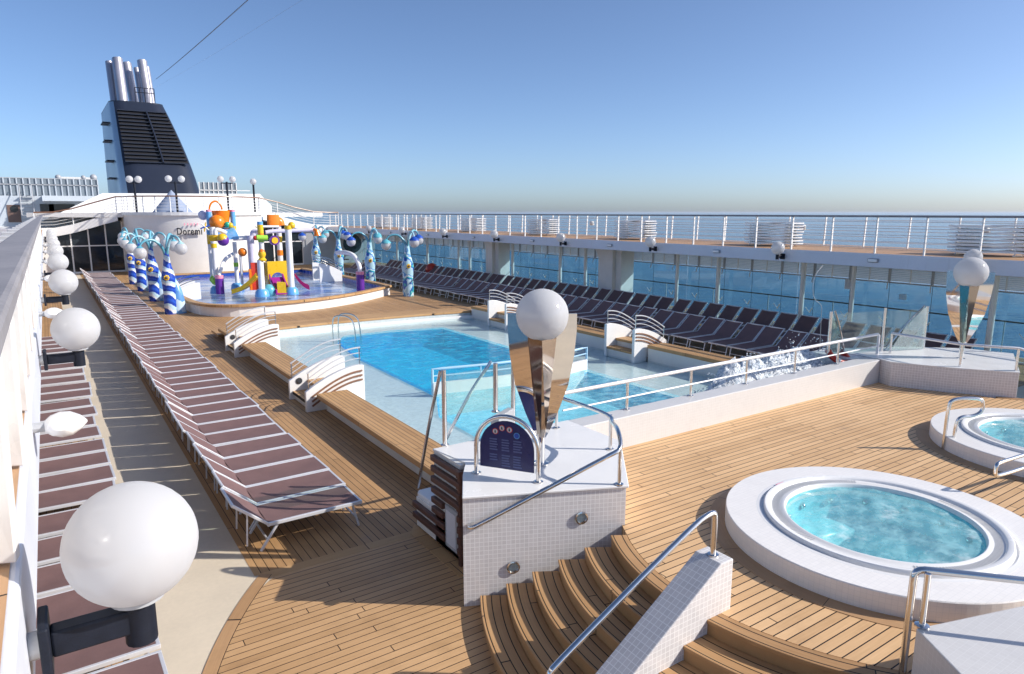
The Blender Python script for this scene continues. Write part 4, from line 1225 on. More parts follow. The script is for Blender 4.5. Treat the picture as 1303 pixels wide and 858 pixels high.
for i in range(7): bulkhead(RX - .001, 10.4 + 5.53 * i, 2.86, f'small grey oval light, {ordw(i)} on the right fascia')

# ------------------------------------------------------------------ rails of the upper decks
lrail = thing('deck_railing', 'white plated railing with grey handrail along the left upper deck', 'railing', (-.2, 20, UP))
MB().box(-.185, -.06, .75, 56, 4.02, 4.065).part('handrail', 'handrail', lrail, bevel=.012)
for i in range(26):
    y = .55 + 1.05 * i if i < 6 else 6.85 + 1.35 * (i - 6)
    MB().slab([(-.42, y + .10, UP + .02), (-.185, y, UP + .02), (-.155, y, 4.015), (-.36, y + .10, 4.015)], (.01, .055, 0)).part('plate', 'white_gloss', lrail, bevel=.006)
MB().box(-.46, -.43, .6, 56, UP + .10, 3.80).part('added_shade_panel', 'white_gloss', lrail)  # added panel behind the plates, keeps the sun off the upper deck
for z_ in (3.25, 3.5, 3.75): MB().tube([(-.30, .6, z_), (-.30, 56, z_)], .012, 6).part('bar', 'white_gloss', lrail)
def railrun(name, label, x, y0, y1, step, mat_top, lean=.0, phase=0):
    r = thing(name, label, 'railing', (x, (y0 + y1) / 2, UP))
    MB().box(x - .05, x + .05, y0, y1, 4.065, 4.11).part('handrail', mat_top, r, bevel=.012)
    k = 0; y = y0 + phase
    while y < y1:
        MB().bar((x, y, UP + .003), (x + lean, y, 4.064), .035, .06, (1, 0, 0)).part('post', 'white_gloss', r); y += step; k += 1
    for z_ in (3.22, 3.40, 3.58, 3.76, 3.94): MB().tube([(x, y0, z_), (x, y1, z_)], .010, 6).part('bar', 'white_gloss', r)
    return r
railrun('deck_railing', 'white barred railing along the inner edge of the right upper deck', 19.46, -2, 56, 1.33, 'handrail', 0, .45)
railrun('deck_railing', 'white barred railing along the outer sea edge of the right upper deck', 22.95, -2, 56, 1.45, 'handrail', .05, .2)
# small searchlights on the outer rail
for i, y in enumerate((14.9, 26.6, 9.0)):
    s_ = thing('searchlight', f'small white searchlight on the outer rail, {["middle", "farthest", "nearest"][i]}', 'light', (22.9, y, 3.62), 'searchlights on the outer rail')
    MB().lathe((22.78, y, 3.56), [(.08, 0), (.11, .06), (.11, .16), (.07, .20)], 14).part('housing', 'offwhite', s_)
    MB().bar((22.78, y, 3.62), (22.93, y, 3.62), .04, .05).part('bracket', 'white', s_)

# ------------------------------------------------------------------ right side: columns and glass wind screen
for i, y in enumerate((8.24, 12.34, 14.16, 17.85, 20.0, 25.98, 28.0, 32.4, 37.2, 38.6, 43, 48)):
    MB().tube([(21.9, y, 0), (21.9, y, 2.66)], .085 if i not in (1, 4) else .07, 16).solo('column', 'white_gloss', f'slim white column, {ordw(i)} from the near end under the right upper deck', 'column', 'white columns on the right side')
def pier(y0, y1, label):
    r = thing('pier', label, 'pier', (21.6, (y0 + y1) / 2, 0))
    MB().box(21.25, 22.05, y0, y1, 0, 2.659).part('shaft', 'white', r, bevel=.03)
    MB().box(21.05, 21.249, y0 + .35, y0 + .75, 0, 2.659).part('rib', 'white', r, bevel=.02)
    pts_ = [(21.6, y1, 2.65), (21.6, y1 + .75, 2.65)] + [(21.6, y1 + .75 * (1 - math.sin(t_ * PI / 2 / 6)), 2.65 - 1.0 * (1 - math.cos(t_ * PI / 2 / 6))) for t_ in range(1, 7)]
    MB().slab(pts_, (.5, 0, 0)).part('gusset', 'white', r)
pier(22.75, 24.3, 'broad white pier with curved bracket under the right upper deck, nearer one')
pier(32.9, 34.3, 'broad white pier under the right upper deck, farther one')
bays = [(-1 + 5.2 * i, -1 + 5.2 * (i + 1)) for i in range(11)]
for i, (y0, y1) in enumerate(bays):
    r = thing('glass_screen', f'glass wind screen bay with louvres above, {ordw(i)} from the near end of the right side', 'glass screen', (22.3, (y0 + y1) / 2, 0), 'glass screen bays on the right side')
    MB().box(22.295, 22.307, y0 + .02, y1 - .02, .06, 1.97).part('pane', 'glass', r)
    MB().box(22.26, 22.34, y0, y1, 1.97, 2.01).part('head_bar', 'grey', r)
    MB().box(22.27, 22.33, y0, y1, .0, .06).part('sill', 'white', r)
    lv = MB()
    for k in range(11):
        z_ = 2.05 + k * .057
        lv.add([(22.27, y0 + .02, z_), (22.27, y1 - .02, z_), (22.33, y1 - .02, z_ + .045), (22.33, y0 + .02, z_ + .045)], [(0, 1, 2, 3)])
    lv.part('louvre', 'louvre', r)
    MB().tube([(22.45, y0, 1.14), (22.45, y1, 1.14)], .022, 8).part('handrail', 'woodrail', r)
    for k in range(2): MB().tube([(22.45, y0 + 1.3 + 2.6 * k, .02), (22.45, y0 + 1.3 + 2.6 * k, 1.14)], .018, 8).part('rail_post', 'white_gloss', r)
    for k in range(4):
        y = y0 + .65 + 1.3 * k
        MB().box(22.20, 22.259, y - .035, y + .035, 1.98, 2.658).part('hinge_post', 'grey', r)
        MB().box(22.22, 22.26, y + .64, y + .665, 2.02, 2.658).part('mullion', 'white', r)
        MB().box(22.288, 22.294, y - .006, y + .006, .06, 1.97).part('joint', 'dark', r)
        MB().bar((22.15, y, 1.99), (22.02, y - .06, 1.80), .035, .02).part('stay', 'white_gloss', r)
        for s_ in (-1, 1): MB().bar((22.10, y, .72), (22.04, y + s_ * .13, .90), .03, .02).part('stay', 'white_gloss', r)
# small notices on the glass
nt_ = gx(1080, 362, 22.25)
MB().box(22.235, 22.25, nt_.y - .13, nt_.y + .13, nt_.z - .16, nt_.z + .16).solo('notice', 'paper', 'small white notice stuck to the glass near the first columns', 'notice')
nt_ = gx(1149, 378, 22.25)
MB().box(22.235, 22.25, nt_.y - .12, nt_.y + .12, nt_.z - .09, nt_.z + .09).solo('notice', 'babyblue', 'small pale blue sticker on the glass beside the far mirror column', 'notice')
# far terrace tables under the deck and the red ball
MB().sphere((0, 0, 0), .42, 20, 14)
rc = gx(553, 343, 20.6)
MB().sphere((20.4, rc.y, max(.5, rc.z)), .42, 22, 14).solo('red_ball', 'red', 'big red round ball standing behind the far right loungers', 'ball')
for i, (x, y) in enumerate(((19.5, 47.5), (20.6, 49.6), (18.2, 50.0))):
    t_ = thing('terrace_table', f'dark terrace table under the far right deck, {["nearest", "middle", "farthest"][i]}', 'table', (x, y, 0), 'tables under the far right deck')
    MB().lathe((x, y, 0), [(.25, 0), (.25, .03), (.04, .05), (.04, .70)], 14).part('pedestal', 'black', t_)
    MB().lathe((x, y, .70), [(.6, 0), (.6, .04)], 20).part('table_top', 'slat', t_)
#SECTION-FAR
# ------------------------------------------------------------------ paddling pool
kp = thing('paddling_pool', 'boat shaped paddling pool with white wall and teak coping', 'pool', (9.6, 37, 0))
ko = smooth_path([Vector((*p, 0)) for p in [(4.6, 46.5), (4.55, 40), (4.55, 33.4), (4.75, 30.6), (5.6, 29.2), (7.2, 28.9), (9.6, 29.3), (11.6, 30.3), (13.2, 31.5), (14.55, 32.7)]], 2)
ko = [(v.x, v.y) for v in ko] + [(14.6, 34.5), (14.6, 40), (14.3, 46.5)]
def inset(ps, d):
    out = []; n = len(ps)
    for i in range(n):
        a, b_, c = Vector(ps[i - 1]), Vector(ps[i]), Vector(ps[(i + 1) % n])
        e1 = (b_ - a).normalized(); e2 = (c - b_).normalized()
        nrm = (Vector((-e1.y, e1.x)) + Vector((-e2.y, e2.x))); nrm.normalize()
        k = d / max(.5, nrm.dot(Vector((-e1.y, e1.x))))
        out.append((b_.x + nrm.x * k, b_.y + nrm.y * k))
    return out
def band(ps_out, ps_in, z0, z1):
    n = len(ps_out); v = []
    for a, c in zip(ps_out, ps_in): v += [(*a, z0), (*a, z1), (*c, z1), (*c, z0)]
    f = []
    for i in range(n):
        j = (i + 1) % n
        for e in range(4): f.append((i * 4 + e, j * 4 + e, j * 4 + (e + 1) % 4, i * 4 + (e + 1) % 4))
    return MB().add(v, f)
ki = inset(ko, .30)
band(inset(ko, .10), inset(ko, .24), 0, .40).part('wall', 'white_gloss', kp)
band(ko, ki, .40, .50).part('coping', 'benchX', kp, bevel=.015)
def kidfloor():
    m, nt, out = newmat('painted_pool_floor')
    b = principled(nt, out, Roughness=.4)
    n1 = noise(nt, position(nt), .55, 3, .5)
    nt.links.new(ramp(nt, n1, [(.40, (.10, .22, .62)), (.47, (.20, .40, .75)), (.53, (.72, .74, .82)), (.66, (.66, .64, .80))]), b.inputs['Base Color'])
    return m
MB().sheet(inset(ko, .2), .05).part('floor', kidfloor(), kp)
band(inset(ko, .24), inset(ko, .26), .05, .40).part('lining', 'blue', kp)
MB().sheet(inset(ko, .245), .30).part('water', 'water_kid', kp)
gate_p = thing('step_gate', 'small white arched step gate at the back right of the paddling pool', 'steps', (12.4, 38.5, .3))
for yy in (38.2, 39.4):
    pr_ = [(13.9, .3), (13.9, .85)] + [(13.9 - 1.3 * i / 8, .85 + .5 * math.sin(PI / 2 * i / 8)) for i in range(1, 9)] + [(12.6, .3)]
    MB().slab([(x, yy, z) for x, z in pr_], (0, .1, 0)).part('side_panel', 'white_gloss', gate_p)
    for q in (.12, .26, .4): MB().tube([(13.85 - 1.25 * i / 8, yy, .85 + q + .5 * math.sin(PI / 2 * i / 8)) for i in range(9)], .022, 6).part('rail', 'steel', gate_p)
gate_l = thing('step_gate', 'small white arched step gate at the left side of the paddling pool', 'steps', (5.0, 34.5, .0))
for yy in (33.9, 35.2):
    pr_ = [(4.4, 0), (4.4, .65)] + [(4.4 + 1.2 * i / 8, .65 + .4 * math.sin(PI / 2 * i / 8)) for i in range(1, 9)] + [(5.6, .3)]
    MB().slab([(x, yy, z) for x, z in pr_], (0, .1, 0)).part('side_panel', 'white_gloss', gate_l)
    for q in (.12, .26): MB().tube([(4.45 + 1.15 * i / 8, yy, .65 + q + .4 * math.sin(PI / 2 * i / 8)) for i in range(9)], .022, 6).part('rail', 'steel', gate_l)

# ------------------------------------------------------------------ water play tower
pt_ = thing('water_play_tower', 'bright pipe built water play tower with slides in the paddling pool', 'play structure', (9, 35, .3))
def col(px, py0, py1, Y, r_px, segs, name='pipe'):
    """upright pipe at a photo column; segs = [(fraction0, fraction1, material)]"""
    a = gy(px, py0, Y); b_ = gy(px, py1, Y)
    r_ = r_px / FPX * (_fw.dot(a - Vector((0, 0, CAMZ))))
    for f0, f1, mt in segs:
        z0 = a.z + (b_.z - a.z) * f0; z1 = a.z + (b_.z - a.z) * f1
        MB().tube([(a.x, Y, z0), (a.x, Y, z1)], r_ * (1.12 if mt != 'plasticwhite' else 1), 14).part(name, mt, pt_)
    return a
def pipe(pts, Y, r_, mt, name='pipe', it=2, dy=None):
    ps = [gy(p[0], p[1], (dy[i] if dy else Y)) for i, p in enumerate(pts)]
    return MB().tube(smooth_path(ps, it), r_, 12).part(name, mt, pt_)
YA, YB = 33.6, 37.0
foot = lambda a, Y, mt='skyblue': MB().lathe((a.x, Y, .28), [(.34, 0), (.30, .25), (.2, .36)], 16).part('foot', mt, pt_)
# left tower
a = col(275.5, 358, 289, 36.0, 3.3, [(0, .62, 'plasticwhite'), (.62, .70, 'yellow'), (.70, 1, 'plasticwhite')]); foot(a, 36.0)
MB().sphere((a.x - .1, 35.7, .9), .2, 14, 10).part('ball', 'lime', pt_)
a = col(270.5, 352, 289, 38.0, 2.8, [(0, .66, 'plasticwhite'), (.66, .85, 'yellow'), (.85, 1, 'skyblue')]); MB().sphere((a.x, 37.8, .8), .2, 14, 10).part('ball', 'lime', pt_)
col(267.0, 291, 267, 37.8, 2.9, [(0, .12, 'yellow'), (.12, .9, 'skyblue'), (.9, 1, 'pink')])
col(297.5, 293, 267, 37.8, 2.9, [(0, .2, 'yellow'), (.2, .9, 'skyblue'), (.9, 1, 'pink')])
a = col(302, 360, 308, 37.0, 2.6, [(0, .4, 'plasticwhite'), (.4, .5, 'lime'), (.5, 1, 'plasticwhite')]); foot(a, 37.0)
col(308.5, 362, 322, 36.2, 1.7, [(0, 1, 'plasticwhite')]); q = gy(308.5, 321, 36.2); MB().sphere(tuple(q), .22, 12, 8).part('knob', 'orange', pt_)
# blue roof of boards
A_, B_, C_, D_ = gy(271, 288, 38.2), gy(297, 288, 38.2), gy(304, 303, 36.0), gy(277, 304, 36.0)
MB().slab([A_, B_, C_, D_], (0, .0, .12)).part('roof', 'skyblue', pt_)
# tipping bucket and hoop
q0, q1 = gy(282.5, 288, 38.0), gy(283.5, 268, 38.0)
MB().lathe((q0.x, 38.0, q0.z), [(.32, 0), (.42, .5), (.46, q1.z - q0.z), (.40, q1.z - q0.z), (.3, .3)], 18).part('bucket', 'orange', pt_)
q0 = gy(276, 283, 37.6); MB().sphere((q0.x, 37.6, q0.z), .38, 16, 10).part('bucket', 'orange', pt_)
hc = gy(266.5, 267, 37.8); hd = gy(282.5, 267, 37.8)
MB().tube([hc + (hd - hc) * ((1 - math.cos(PI * i / 14)) / 2) + Vector((0, 0, .42 * math.sin(PI * i / 14))) for i in range(15)], .05, 8).part('hoop', 'orange', pt_)
for k, (px, py, mt) in enumerate(((289, 286, 'green'), (293, 287, 'yellow'))): 
    q = gy(px, py, 37.4); MB().sphere(tuple(q), .15, 10, 8).part('knob', mt, pt_)
q = gy(284, 306, 33.9); MB().sphere((q.x, q.y, q.z), .26, 18, 12).part('ball', 'purple', pt_); MB().sphere((q.x - .03, q.y - .02, q.z + .08), .235, 18, 12).part('ball', 'yellow', pt_)
q = gy(275, 303, 34.2); MB().lathe((q.x, 34.4, q.z - .15), [(.25, 0), (.33, .1), (.33, .25), (.2, .3)], 14).part('collar', 'yellow', pt_)
pipe([(274, 299), (274, 292), (280, 293), (288, 297)], 34.2, .1, 'plasticwhite')
# sprinkler star at the left of the roof
for k in range(6):
    q = gy(261, 289, 37.0); a_ = k * PI / 3 + .3
    MB().tube([q, q + Vector((.24 * math.cos(a_), 0, .24 * math.sin(a_)))], [.05, .02], 8).part('spout', ('blue', 'yellow', 'plasticwhite')[k % 3], pt_)
q = gy(258.5, 274, 38.2); MB().sphere(tuple(q), .25, 16, 10).part('ball', 'lavender', pt_)
# big arches left and right
a = gz(280.5, 374, .3)
MB().tube([(a.x, a.y, .3), (a.x, a.y, 1.05)], .2, 14).part('sleeve', 'purple', pt_); MB().tube([(a.x, a.y, 1.05), (a.x, a.y, 1.2)], .205, 14).part('sleeve', 'pink', pt_)
t0 = gy(279, 350, a.y); t1 = gy(285, 330, a.y + .8); t2 = gy(297, 323, a.y + 2)
MB().tube(smooth_path([(a.x, a.y, 1.2), t0, t1, t2], 3), .09, 10).part('arch', 'plasticwhite', pt_)
a = gz(459, 371, .3)
MB().tube([(a.x, a.y, .3), (a.x, a.y, 1.15)], .2, 14).part('sleeve', 'purple', pt_); MB().tube([(a.x, a.y, 1.15), (a.x, a.y, 1.3)], .205, 14).part('sleeve', 'pink', pt_)
MB().tube(smooth_path([(a.x, a.y, 1.3), gy(457.5, 338, a.y), gy(451, 325, a.y + .4), gy(440, 321, a.y + 1), gy(429, 322, a.y + 2)], 3), .11, 10).part('arch', 'plasticwhite', pt_)
# middle pipes
col(322, 352, 297, 36.0, 4.0, [(0, .95, 'lavender')])
pipe([(322, 300), (322, 295.5), (330, 295), (334, 296)], 36.0, .16, 'lavender', it=2)
pipe([(297, 303.5), (322, 302.5)], 36.2, .12, 'plasticwhite', it=0)
col(335, 350, 282, 35.2, 3.3, [(0, .62, 'plasticwhite'), (.62, .68, 'lime'), (.68, .78, 'orange'), (.78, .94, 'yellow'), (.94, 1, 'skyblue')])
pipe([(326, 302.5), (340, 303)], 35.0, .14, 'lime', it=0)
q = gy(325, 303, 35.0); MB().sphere(tuple(q), .12, 10, 8).part('knob', 'red', pt_)
pipe([(325, 288.5), (355, 288.5)], 35.6, .06, 'plasticwhite', it=0)
pipe([(338, 296), (345, 294.5), (358, 294), (400, 292.5)], 35.4, .10, 'lavender', it=1)
col(357, 332, 286, 36.0, 3.2, [(0, .15, 'plasticwhite'), (.15, .3, 'orange'), (.3, .52, 'plasticwhite'), (.52, .68, 'yellow'), (.68, 1, 'plasticwhite')])
pipe([(357, 287), (356, 282), (351, 281), (347.5, 280)], 36.0, .22, 'orange', it=2)
q = gy(347, 281, 35.9); MB().lathe((q.x, 35.8, q.z - .3), [(.30, 0), (.32, .3), (.30, .6)], 14, 1, .4).part('horn', 'orange', pt_)
a = col(371, 369, 287, 33.4, 4.0, [(0, .94, 'plasticwhite'), (.94, 1, 'yellow')]); foot(a, 33.4)
q = gy(371, 287, 33.4); MB().sphere(tuple(q), .17, 12, 8).part('cap', 'yellow', pt_)
q = gy(404, 300, 35.0); MB().tube([gy(400, 292.5, 35.2), gy(403, 294, 35), q], [.09, .12, .2], 12).part('spout', 'orange', pt_)
q = gy(349, 306, 35.6)
MB().tube([(q.x, 35.5, q.z), (q.x, 35.7, q.z)], .24, 20).part('wheel', 'purple', pt_)
MB().tube([(q.x, 35.46, q.z), (q.x, 35.5, q.z)], .16, 20).part('wheel', 'yellow', pt_)
a = col(333.5, 371, 331, 33.3, 3.9, [(0, 1, 'plasticwhite')]); foot(a, 33.3)
q = gy(333.5, 327, 33.3); MB().lathe((q.x, 33.3, q.z - .2), [(.17, 0), (.2, .06), (.12, .16), (.18, .3), (.16, .42), (.05, .5)], 14).part('finial', 'yellow', pt_)
MB().sphere((q.x, 33.3, q.z + .22), .15, 12, 8).part('finial', 'orange', pt_)
# yellow arched box
yb = MB(); q0, q1 = gy(341, 357, 34.6), gy(364, 332, 34.6)
w0, w1, h0, h1 = q0.x, q1.x, .35, q1.z
cxm = (w0 + w1) / 2; rr0 = (w1 - w0) * .33
op = [(w0, h0), (w0, h1), (w1, h1), (w1, h0), (cxm + rr0, h0)] + [(cxm + rr0 * math.cos(PI * i / 10), h0 + .62 + rr0 * math.sin(PI * i / 10)) for i in range(11)] + [(cxm - rr0, h0)]
yb.slab([(x, 34.6, z) for x, z in op], (0, .12, 0)).part('arch_panel', 'yellow', pt_)
MB().box(w0, w0 + .1, 34.7, 35.9, .35, h1 - .05).part('side_panel', 'yellow', pt_)
q0, q1 = gy(320, 356, 34.4), gy(330, 334, 34.4)
MB().box(q0.x, q1.x, 34.3, 34.45, .5, q1.z).part('side_panel', 'red', pt_); MB().box(q0.x - .1, q0.x - .001, 34.3, 34.45, .5, q1.z - .3).part('side_panel', 'orange', pt_)
# slides as troughs
def slide(p0, p1, wd, mt, dirn):
    p0 = Vector(p0); p1 = Vector(p1); n_ = 10; v = []
    side = Vector((-dirn[1], dirn[0], 0)).normalized()
    path = [p0.lerp(p1, i / n_) + Vector((0, 0, -(p0.z - p1.z) * .18 * math.sin(PI * i / n_))) for i in range(n_ + 1)]
    for p in path:
        for s_, hh in ((-1, .22), (-1, 0), (1, 0), (1, .22), (.82, .22), (.82, .05), (-.82, .05), (-.82, .22)): v.append(p + side * (s_ * wd / 2) + Vector((0, 0, hh)))
    f = [(i * 8 + e, i * 8 + (e + 1) % 8, (i + 1) * 8 + (e + 1) % 8, (i + 1) * 8 + e) for i in range(n_) for e in range(8)] + [list(range(8)), [n_ * 8 + e for e in range(8)]]
    MB().add(v, f, False).part('slide', mt, pt_)
s0, s1 = gy(329, 357, 34.0), gz(298, 374, .34); slide((s0.x, s0.y, 1.15), (s1.x, s1.y, .36), .62, 'yellow', (s1 - s0))
s0, s1 = gy(352, 358, 34.4), gy(361, 372, 33.2); slide((s0.x, 34.45, 1.0), (s1.x, 33.2, .33), .70, 'plum', (s1.x - s0.x, -1.25, 0))
s0, s1 = gy(376, 359, 34.8), gy(393, 367, 34.4); slide((s0.x, 34.8, .95), (s1.x, 34.4, .36), .6, 'hotpink', (1, -.2, 0))
MB().sphere((gz(328, 370, .3).x, 33.6, .5), .32, 14, 10).part('ball', 'teal', pt_)
MB().prism([(gz(343, 372, .3).x, 33.3), (gz(352, 372, .3).x + .1, 33.2), (gz(350, 372, .3).x, 34.1)], .3, .9).part('wedge', 'yellow', pt_)

# ------------------------------------------------------------------ painted lamp trees
def lamp_tree(x, y, mats, label, grp, turn, fat=1.0):
    r = thing('lamp_tree', label, 'lamp', (x, y, 0), grp)
    prof = [(.34 * fat, 0), (.35 * fat, .5), (.36 * fat, 1.1), (.38 * fat, 1.5), (.31 * fat, 1.8), (.22 * fat, 2.1), (.17 * fat, 2.4), (.13 * fat, 2.62)]
    pos = []
    tr_ = MB(); n_ = 22; v = []
    fine = []
    for (r0, z0), (r1, z1) in zip(prof, prof[1:]):
        for k in range(4): fine.append((r0 + (r1 - r0) * k / 4, z0 + (z1 - z0) * k / 4))
    fine.append(prof[-1])
    tr_.lathe((x, y, 0), [(q * (1 + .05 * math.sin(z * 5)), z) for q, z in fine], n_).part('trunk', mats[0], r)
    if mats[1]:
        MB().lathe((x + .30, y + .1, 0), [(.30, 0), (.28, .5), (.20, .95), (.10, 1.25), (.02, 1.4)], 18).part('root', mats[1], r)
        hh = MB().tube(smooth_path([(x + .2, y, 1.35), (x + .12, y - .05, 1.7), (x - .02, y - .03, 2.1), (x + .05, y, 2.5)], 2), [.13 - .006 * i for i in range(len(smooth_path([(0, 0, 0)] * 4, 2)))], 10).part('strand', 'twist', r)
    for k, (a, L, hz) in enumerate(((0.2, 1.0, 3.05), (2.6, 1.05, 2.85), (4.4, .85, 3.0))):
        a += turn
        d = Vector((math.cos(a), math.sin(a), 0)); b0 = Vector((x, y, 2.35))
        path = smooth_path([b0, b0 + d * .12 + Vector((0, 0, .45)), b0 + d * (L * .45) + Vector((0, 0, hz - 2.35 + .28)), b0 + d * (L * .85) + Vector((0, 0, hz - 2.35 + .22)), b0 + d * L + Vector((0, 0, hz - 2.35))], 2)
        br = MB().tube(path, [.075 - .04 * i / (len(path) - 1) for i in range(len(path))], 10).part('branch', 'twist', r)
        e = path[-1]
        MB().lathe((e.x, e.y, e.z - .16), [(.15, .10), (.12, .13), (.08, .16), (.05, .2)] if mats[1] else [(.255, .0), (.225, .07), (.13, .15), (.05, .2)], 16).part('shade', ('blue' if (k + int(y)) % 2 else 'teal') if not mats[1] else 'twist', br)
        MB().sphere((e.x, e.y, e.z - .26), .25, 22, 14).part('globe', 'globe', r)
    fc = Vector((x - .10, y - .42 * fat, 1.55))
    fl = MB()
    for k in range(7):
        a = 2 * PI * k / 7
        fl.sphere((fc.x + .075 * math.cos(a), fc.y, fc.z + .075 * math.sin(a)), .045, 8, 6)
    fo = fl.part('flower', 'yellow', r)
    MB().sphere((fc.x, fc.y - .05, fc.z), .06, 10, 8).part('flower_eye', 'door', fo)
    return r
for i, y in enumerate((31.6, 36.7, 41.8, 46.2)):
    lamp_tree(4.02, y, ('spiral', 'spiral2'), f'blue and white spiral lamp tree, {ordw(i)} of the left four', 'spiral lamp trees on the left', .9 + i * .25, .70)
for i, y in enumerate((31.7, 36.6, 41.6, 46.0)):
    lamp_tree(15.0, y, ('coral', None), f'sea green and blue painted lamp tree, {ordw(i)} of the right four', 'painted lamp trees on the right', .3 + .2 * i, .78)

# ------------------------------------------------------------------ far deck house with curved white wall and sloping side decks
Zm = 4.12
curve = [(4.55, 55.0), (4.75, 53.4), (5.6, 52.0), (7.2, 50.9), (9.3, 50.5), (11.2, 50.9), (12.7, 52.0), (13.5, 53.4), (13.7, 55.0)]
cs = smooth_path([Vector((*p, 0)) for p in curve], 2)
dh = thing('deck_house', 'white deck house with curved front and sloping glazed wings behind the paddling pool', 'building', (9.2, 56, 0))
m = MB().prism([(v.x, v.y) for v in cs] + [(13.7, 60), (4.55, 60)], 0, Zm - .001); m.sm = [True] * len(m.sm); m.part('curved_wall', 'white', dh)
left = [(-.6, 56.45, 3.05), (.5, 56.3, 3.07), (1.6, 56.1, 3.3), (3.0, 55.7, 3.75), (4.2, 55.2, Zm)]
right = [(14.0, 55.2, Zm), (15.2, 55.3, 3.85), (16.6, 55.5, 3.45), (18.2, 55.8, 3.12), (19.6, 56.3, 3.05), (20.5, 56.4, 3.05)]
def wing(path, nm):
    top = [Vector(p) for p in path]
    A = [v + Vector((0, 0, .10)) for v in top]; B = [v - Vector((0, 0, .48)) for v in top]
    C = [v + Vector((0, 6.0, .10)) for v in top]; D = [v + Vector((0, 1.2, -.48)) for v in top]
    m = MB(); m.strip(A, B); m.strip(A, C); m.strip(B, D)
    return m.part(nm, 'white_gloss', dh)
wing(left, 'sloping_deck'); wing(right, 'sloping_deck')
front = [v + (v - Vector((9.2, 56, 0))).normalized() * .15 for v in cs]
m = MB(); m.strip([v + Vector((0, 0, Zm + .1)) for v in front], [v + Vector((0, 0, Zm - .12)) for v in front]); m.strip([v + Vector((0, 0, Zm + .1)) for v in front], [Vector((v.x, 60, Zm + .1)) for v in front]); m.strip([v + Vector((0, 0, Zm - .12)) for v in front], [v - (v - Vector((9.2, 56, 0))).normalized() * .2 + Vector((0, 0, Zm - .12)) for v in front])
m.part('deck_edge', 'white_gloss', dh)
# glazed wings
def glazing(x0, x1, y, zf, cols_, nm):
    fr = MB()
    for i in range(cols_ + 1):
        x = x0 + (x1 - x0) * i / cols_
        fr.bar((x, y, 0), (x, y, zf(x)), .09, .09, (0, 1, 0))
    fr.bar((x0, y, 1.9), (x1, y, 1.9), .08, .08); fr.bar((x0, y, .06), (x1, y, .06), .1, .12)
    f_ = fr.part('window_frame', 'white_gloss', dh)
    for i in range(cols_):
        a, c = x0 + (x1 - x0) * i / cols_ + .045, x0 + (x1 - x0) * (i + 1) / cols_ - .045
        MB().add([(a, y + .01, .12), (c, y + .01, .12), (c, y + .01, 1.86), (a, y + .01, 1.86)], [(0, 1, 2, 3)]).part('pane', 'darkglass', f_)
        MB().add([(a, y + .01, 1.94), (c, y + .01, 1.94), (c, y + .01, zf(c)), (a, y + .01, zf(a))], [(0, 1, 2, 3)]).part('pane', 'darkglass', f_)
def zl_(x):
    for (x0, _, z0), (x1, _, z1) in zip(left, left[1:]):
        if x0 <= x <= x1: return z0 + (z1 - z0) * (x - x0) / (x1 - x0) - .5
    return Zm - .5
def zr_(x):
    for (x0, _, z0), (x1, _, z1) in zip(right, right[1:]):
        if x0 <= x <= x1: return z0 + (z1 - z0) * (x - x0) / (x1 - x0) - .5
    return Zm - .5
glazing(.3, 4.5, 56.6, zl_, 4, 'left'); glazing(13.75, 17.2, 56.0, zr_, 3, 'right')
MB().box(-4.2, .29, 56.6, 57, 0, 2.66).part('end_wall', 'white', dh)
MB().box(17.2, 23.4, 55.9, 56.4, 0, 2.66).part('end_wall', 'grey', dh)
q = gy(448, 310, 55.85)
MB().tube([(q.x, 55.80, q.z), (q.x, 55.89, q.z)], .95, 32).part('porthole', 'grey', dh)
MB().tube([(q.x, 55.77, q.z), (q.x, 55.799, q.z)], .80, 32).part('porthole_pane', 'porthole', dh)
# lettering on the curved wall
def lettering(body, size, pos, rz, mat, label, wscale=1.0):
    cu = bpy.data.curves.new('lettering', 'FONT'); cu.body = body; cu.size = size; cu.extrude = .02; cu.align_x = 'CENTER'; cu.offset = .012
    cu.space_character = 1.1
    o = bpy.data.objects.new('lettering', cu); COL.objects.link(o)
    me = bpy.data.meshes.new_from_object(o)
    bpy.data.objects.remove(o)
    me.name = 'lettering'; me.materials.clear(); me.materials.append(M[mat])
    o = bpy.data.objects.new('lettering', me); COL.objects.link(o)
    o.location = Vector(pos) - Vector(dh.location); o.rotation_euler = (PI / 2, 0, rz); o.scale = (wscale, 1, 1); o.parent = dh
    o['label'] = label
lp_ = gy(243.5, 301, 51.0)
lettering('Doremi', .64, (lp_.x - .16, 50.55, 2.74), R(-8), 'black', 'black hand drawn letters', .72)
sm_ = MB()
for k in range(5): sm_.bar((lp_.x - .45 + .2 * k, 50.62 - .01 * k, 3.35), (lp_.x - .40 + .2 * k, 50.62 - .01 * k, 3.50), .05, .04, (0, 1, 0))
sm_.part('small_letters', 'pink', dh)
# rail on the curved deck edge
fr_ = thing('deck_railing', 'white barred railing along the curved deck above the Doremi wall'.replace(' Doremi', ' lettered'), 'railing', (9.2, 51, Zm))
rl = [Vector(p) + Vector((0, .15, 0)) for p in left] + [v + Vector((0, .12, Zm)) for v in cs] + [Vector(p) + Vector((0, .15, 0)) for p in right]
MB().tube([v + Vector((0, 0, 1.15)) for v in rl], .045, 8).part('handrail', 'woodrail', fr_)
for q in (.3, .5, .7, .9): MB().tube([v + Vector((0, 0, q)) for v in rl], .014, 6).part('bar', 'white_gloss', fr_)
for i in range(0, len(rl), 2): MB().tube([rl[i] + Vector((0, 0, .1)), rl[i] + Vector((0, 0, 1.15))], .035, 8).part('post', 'white_gloss', fr_)
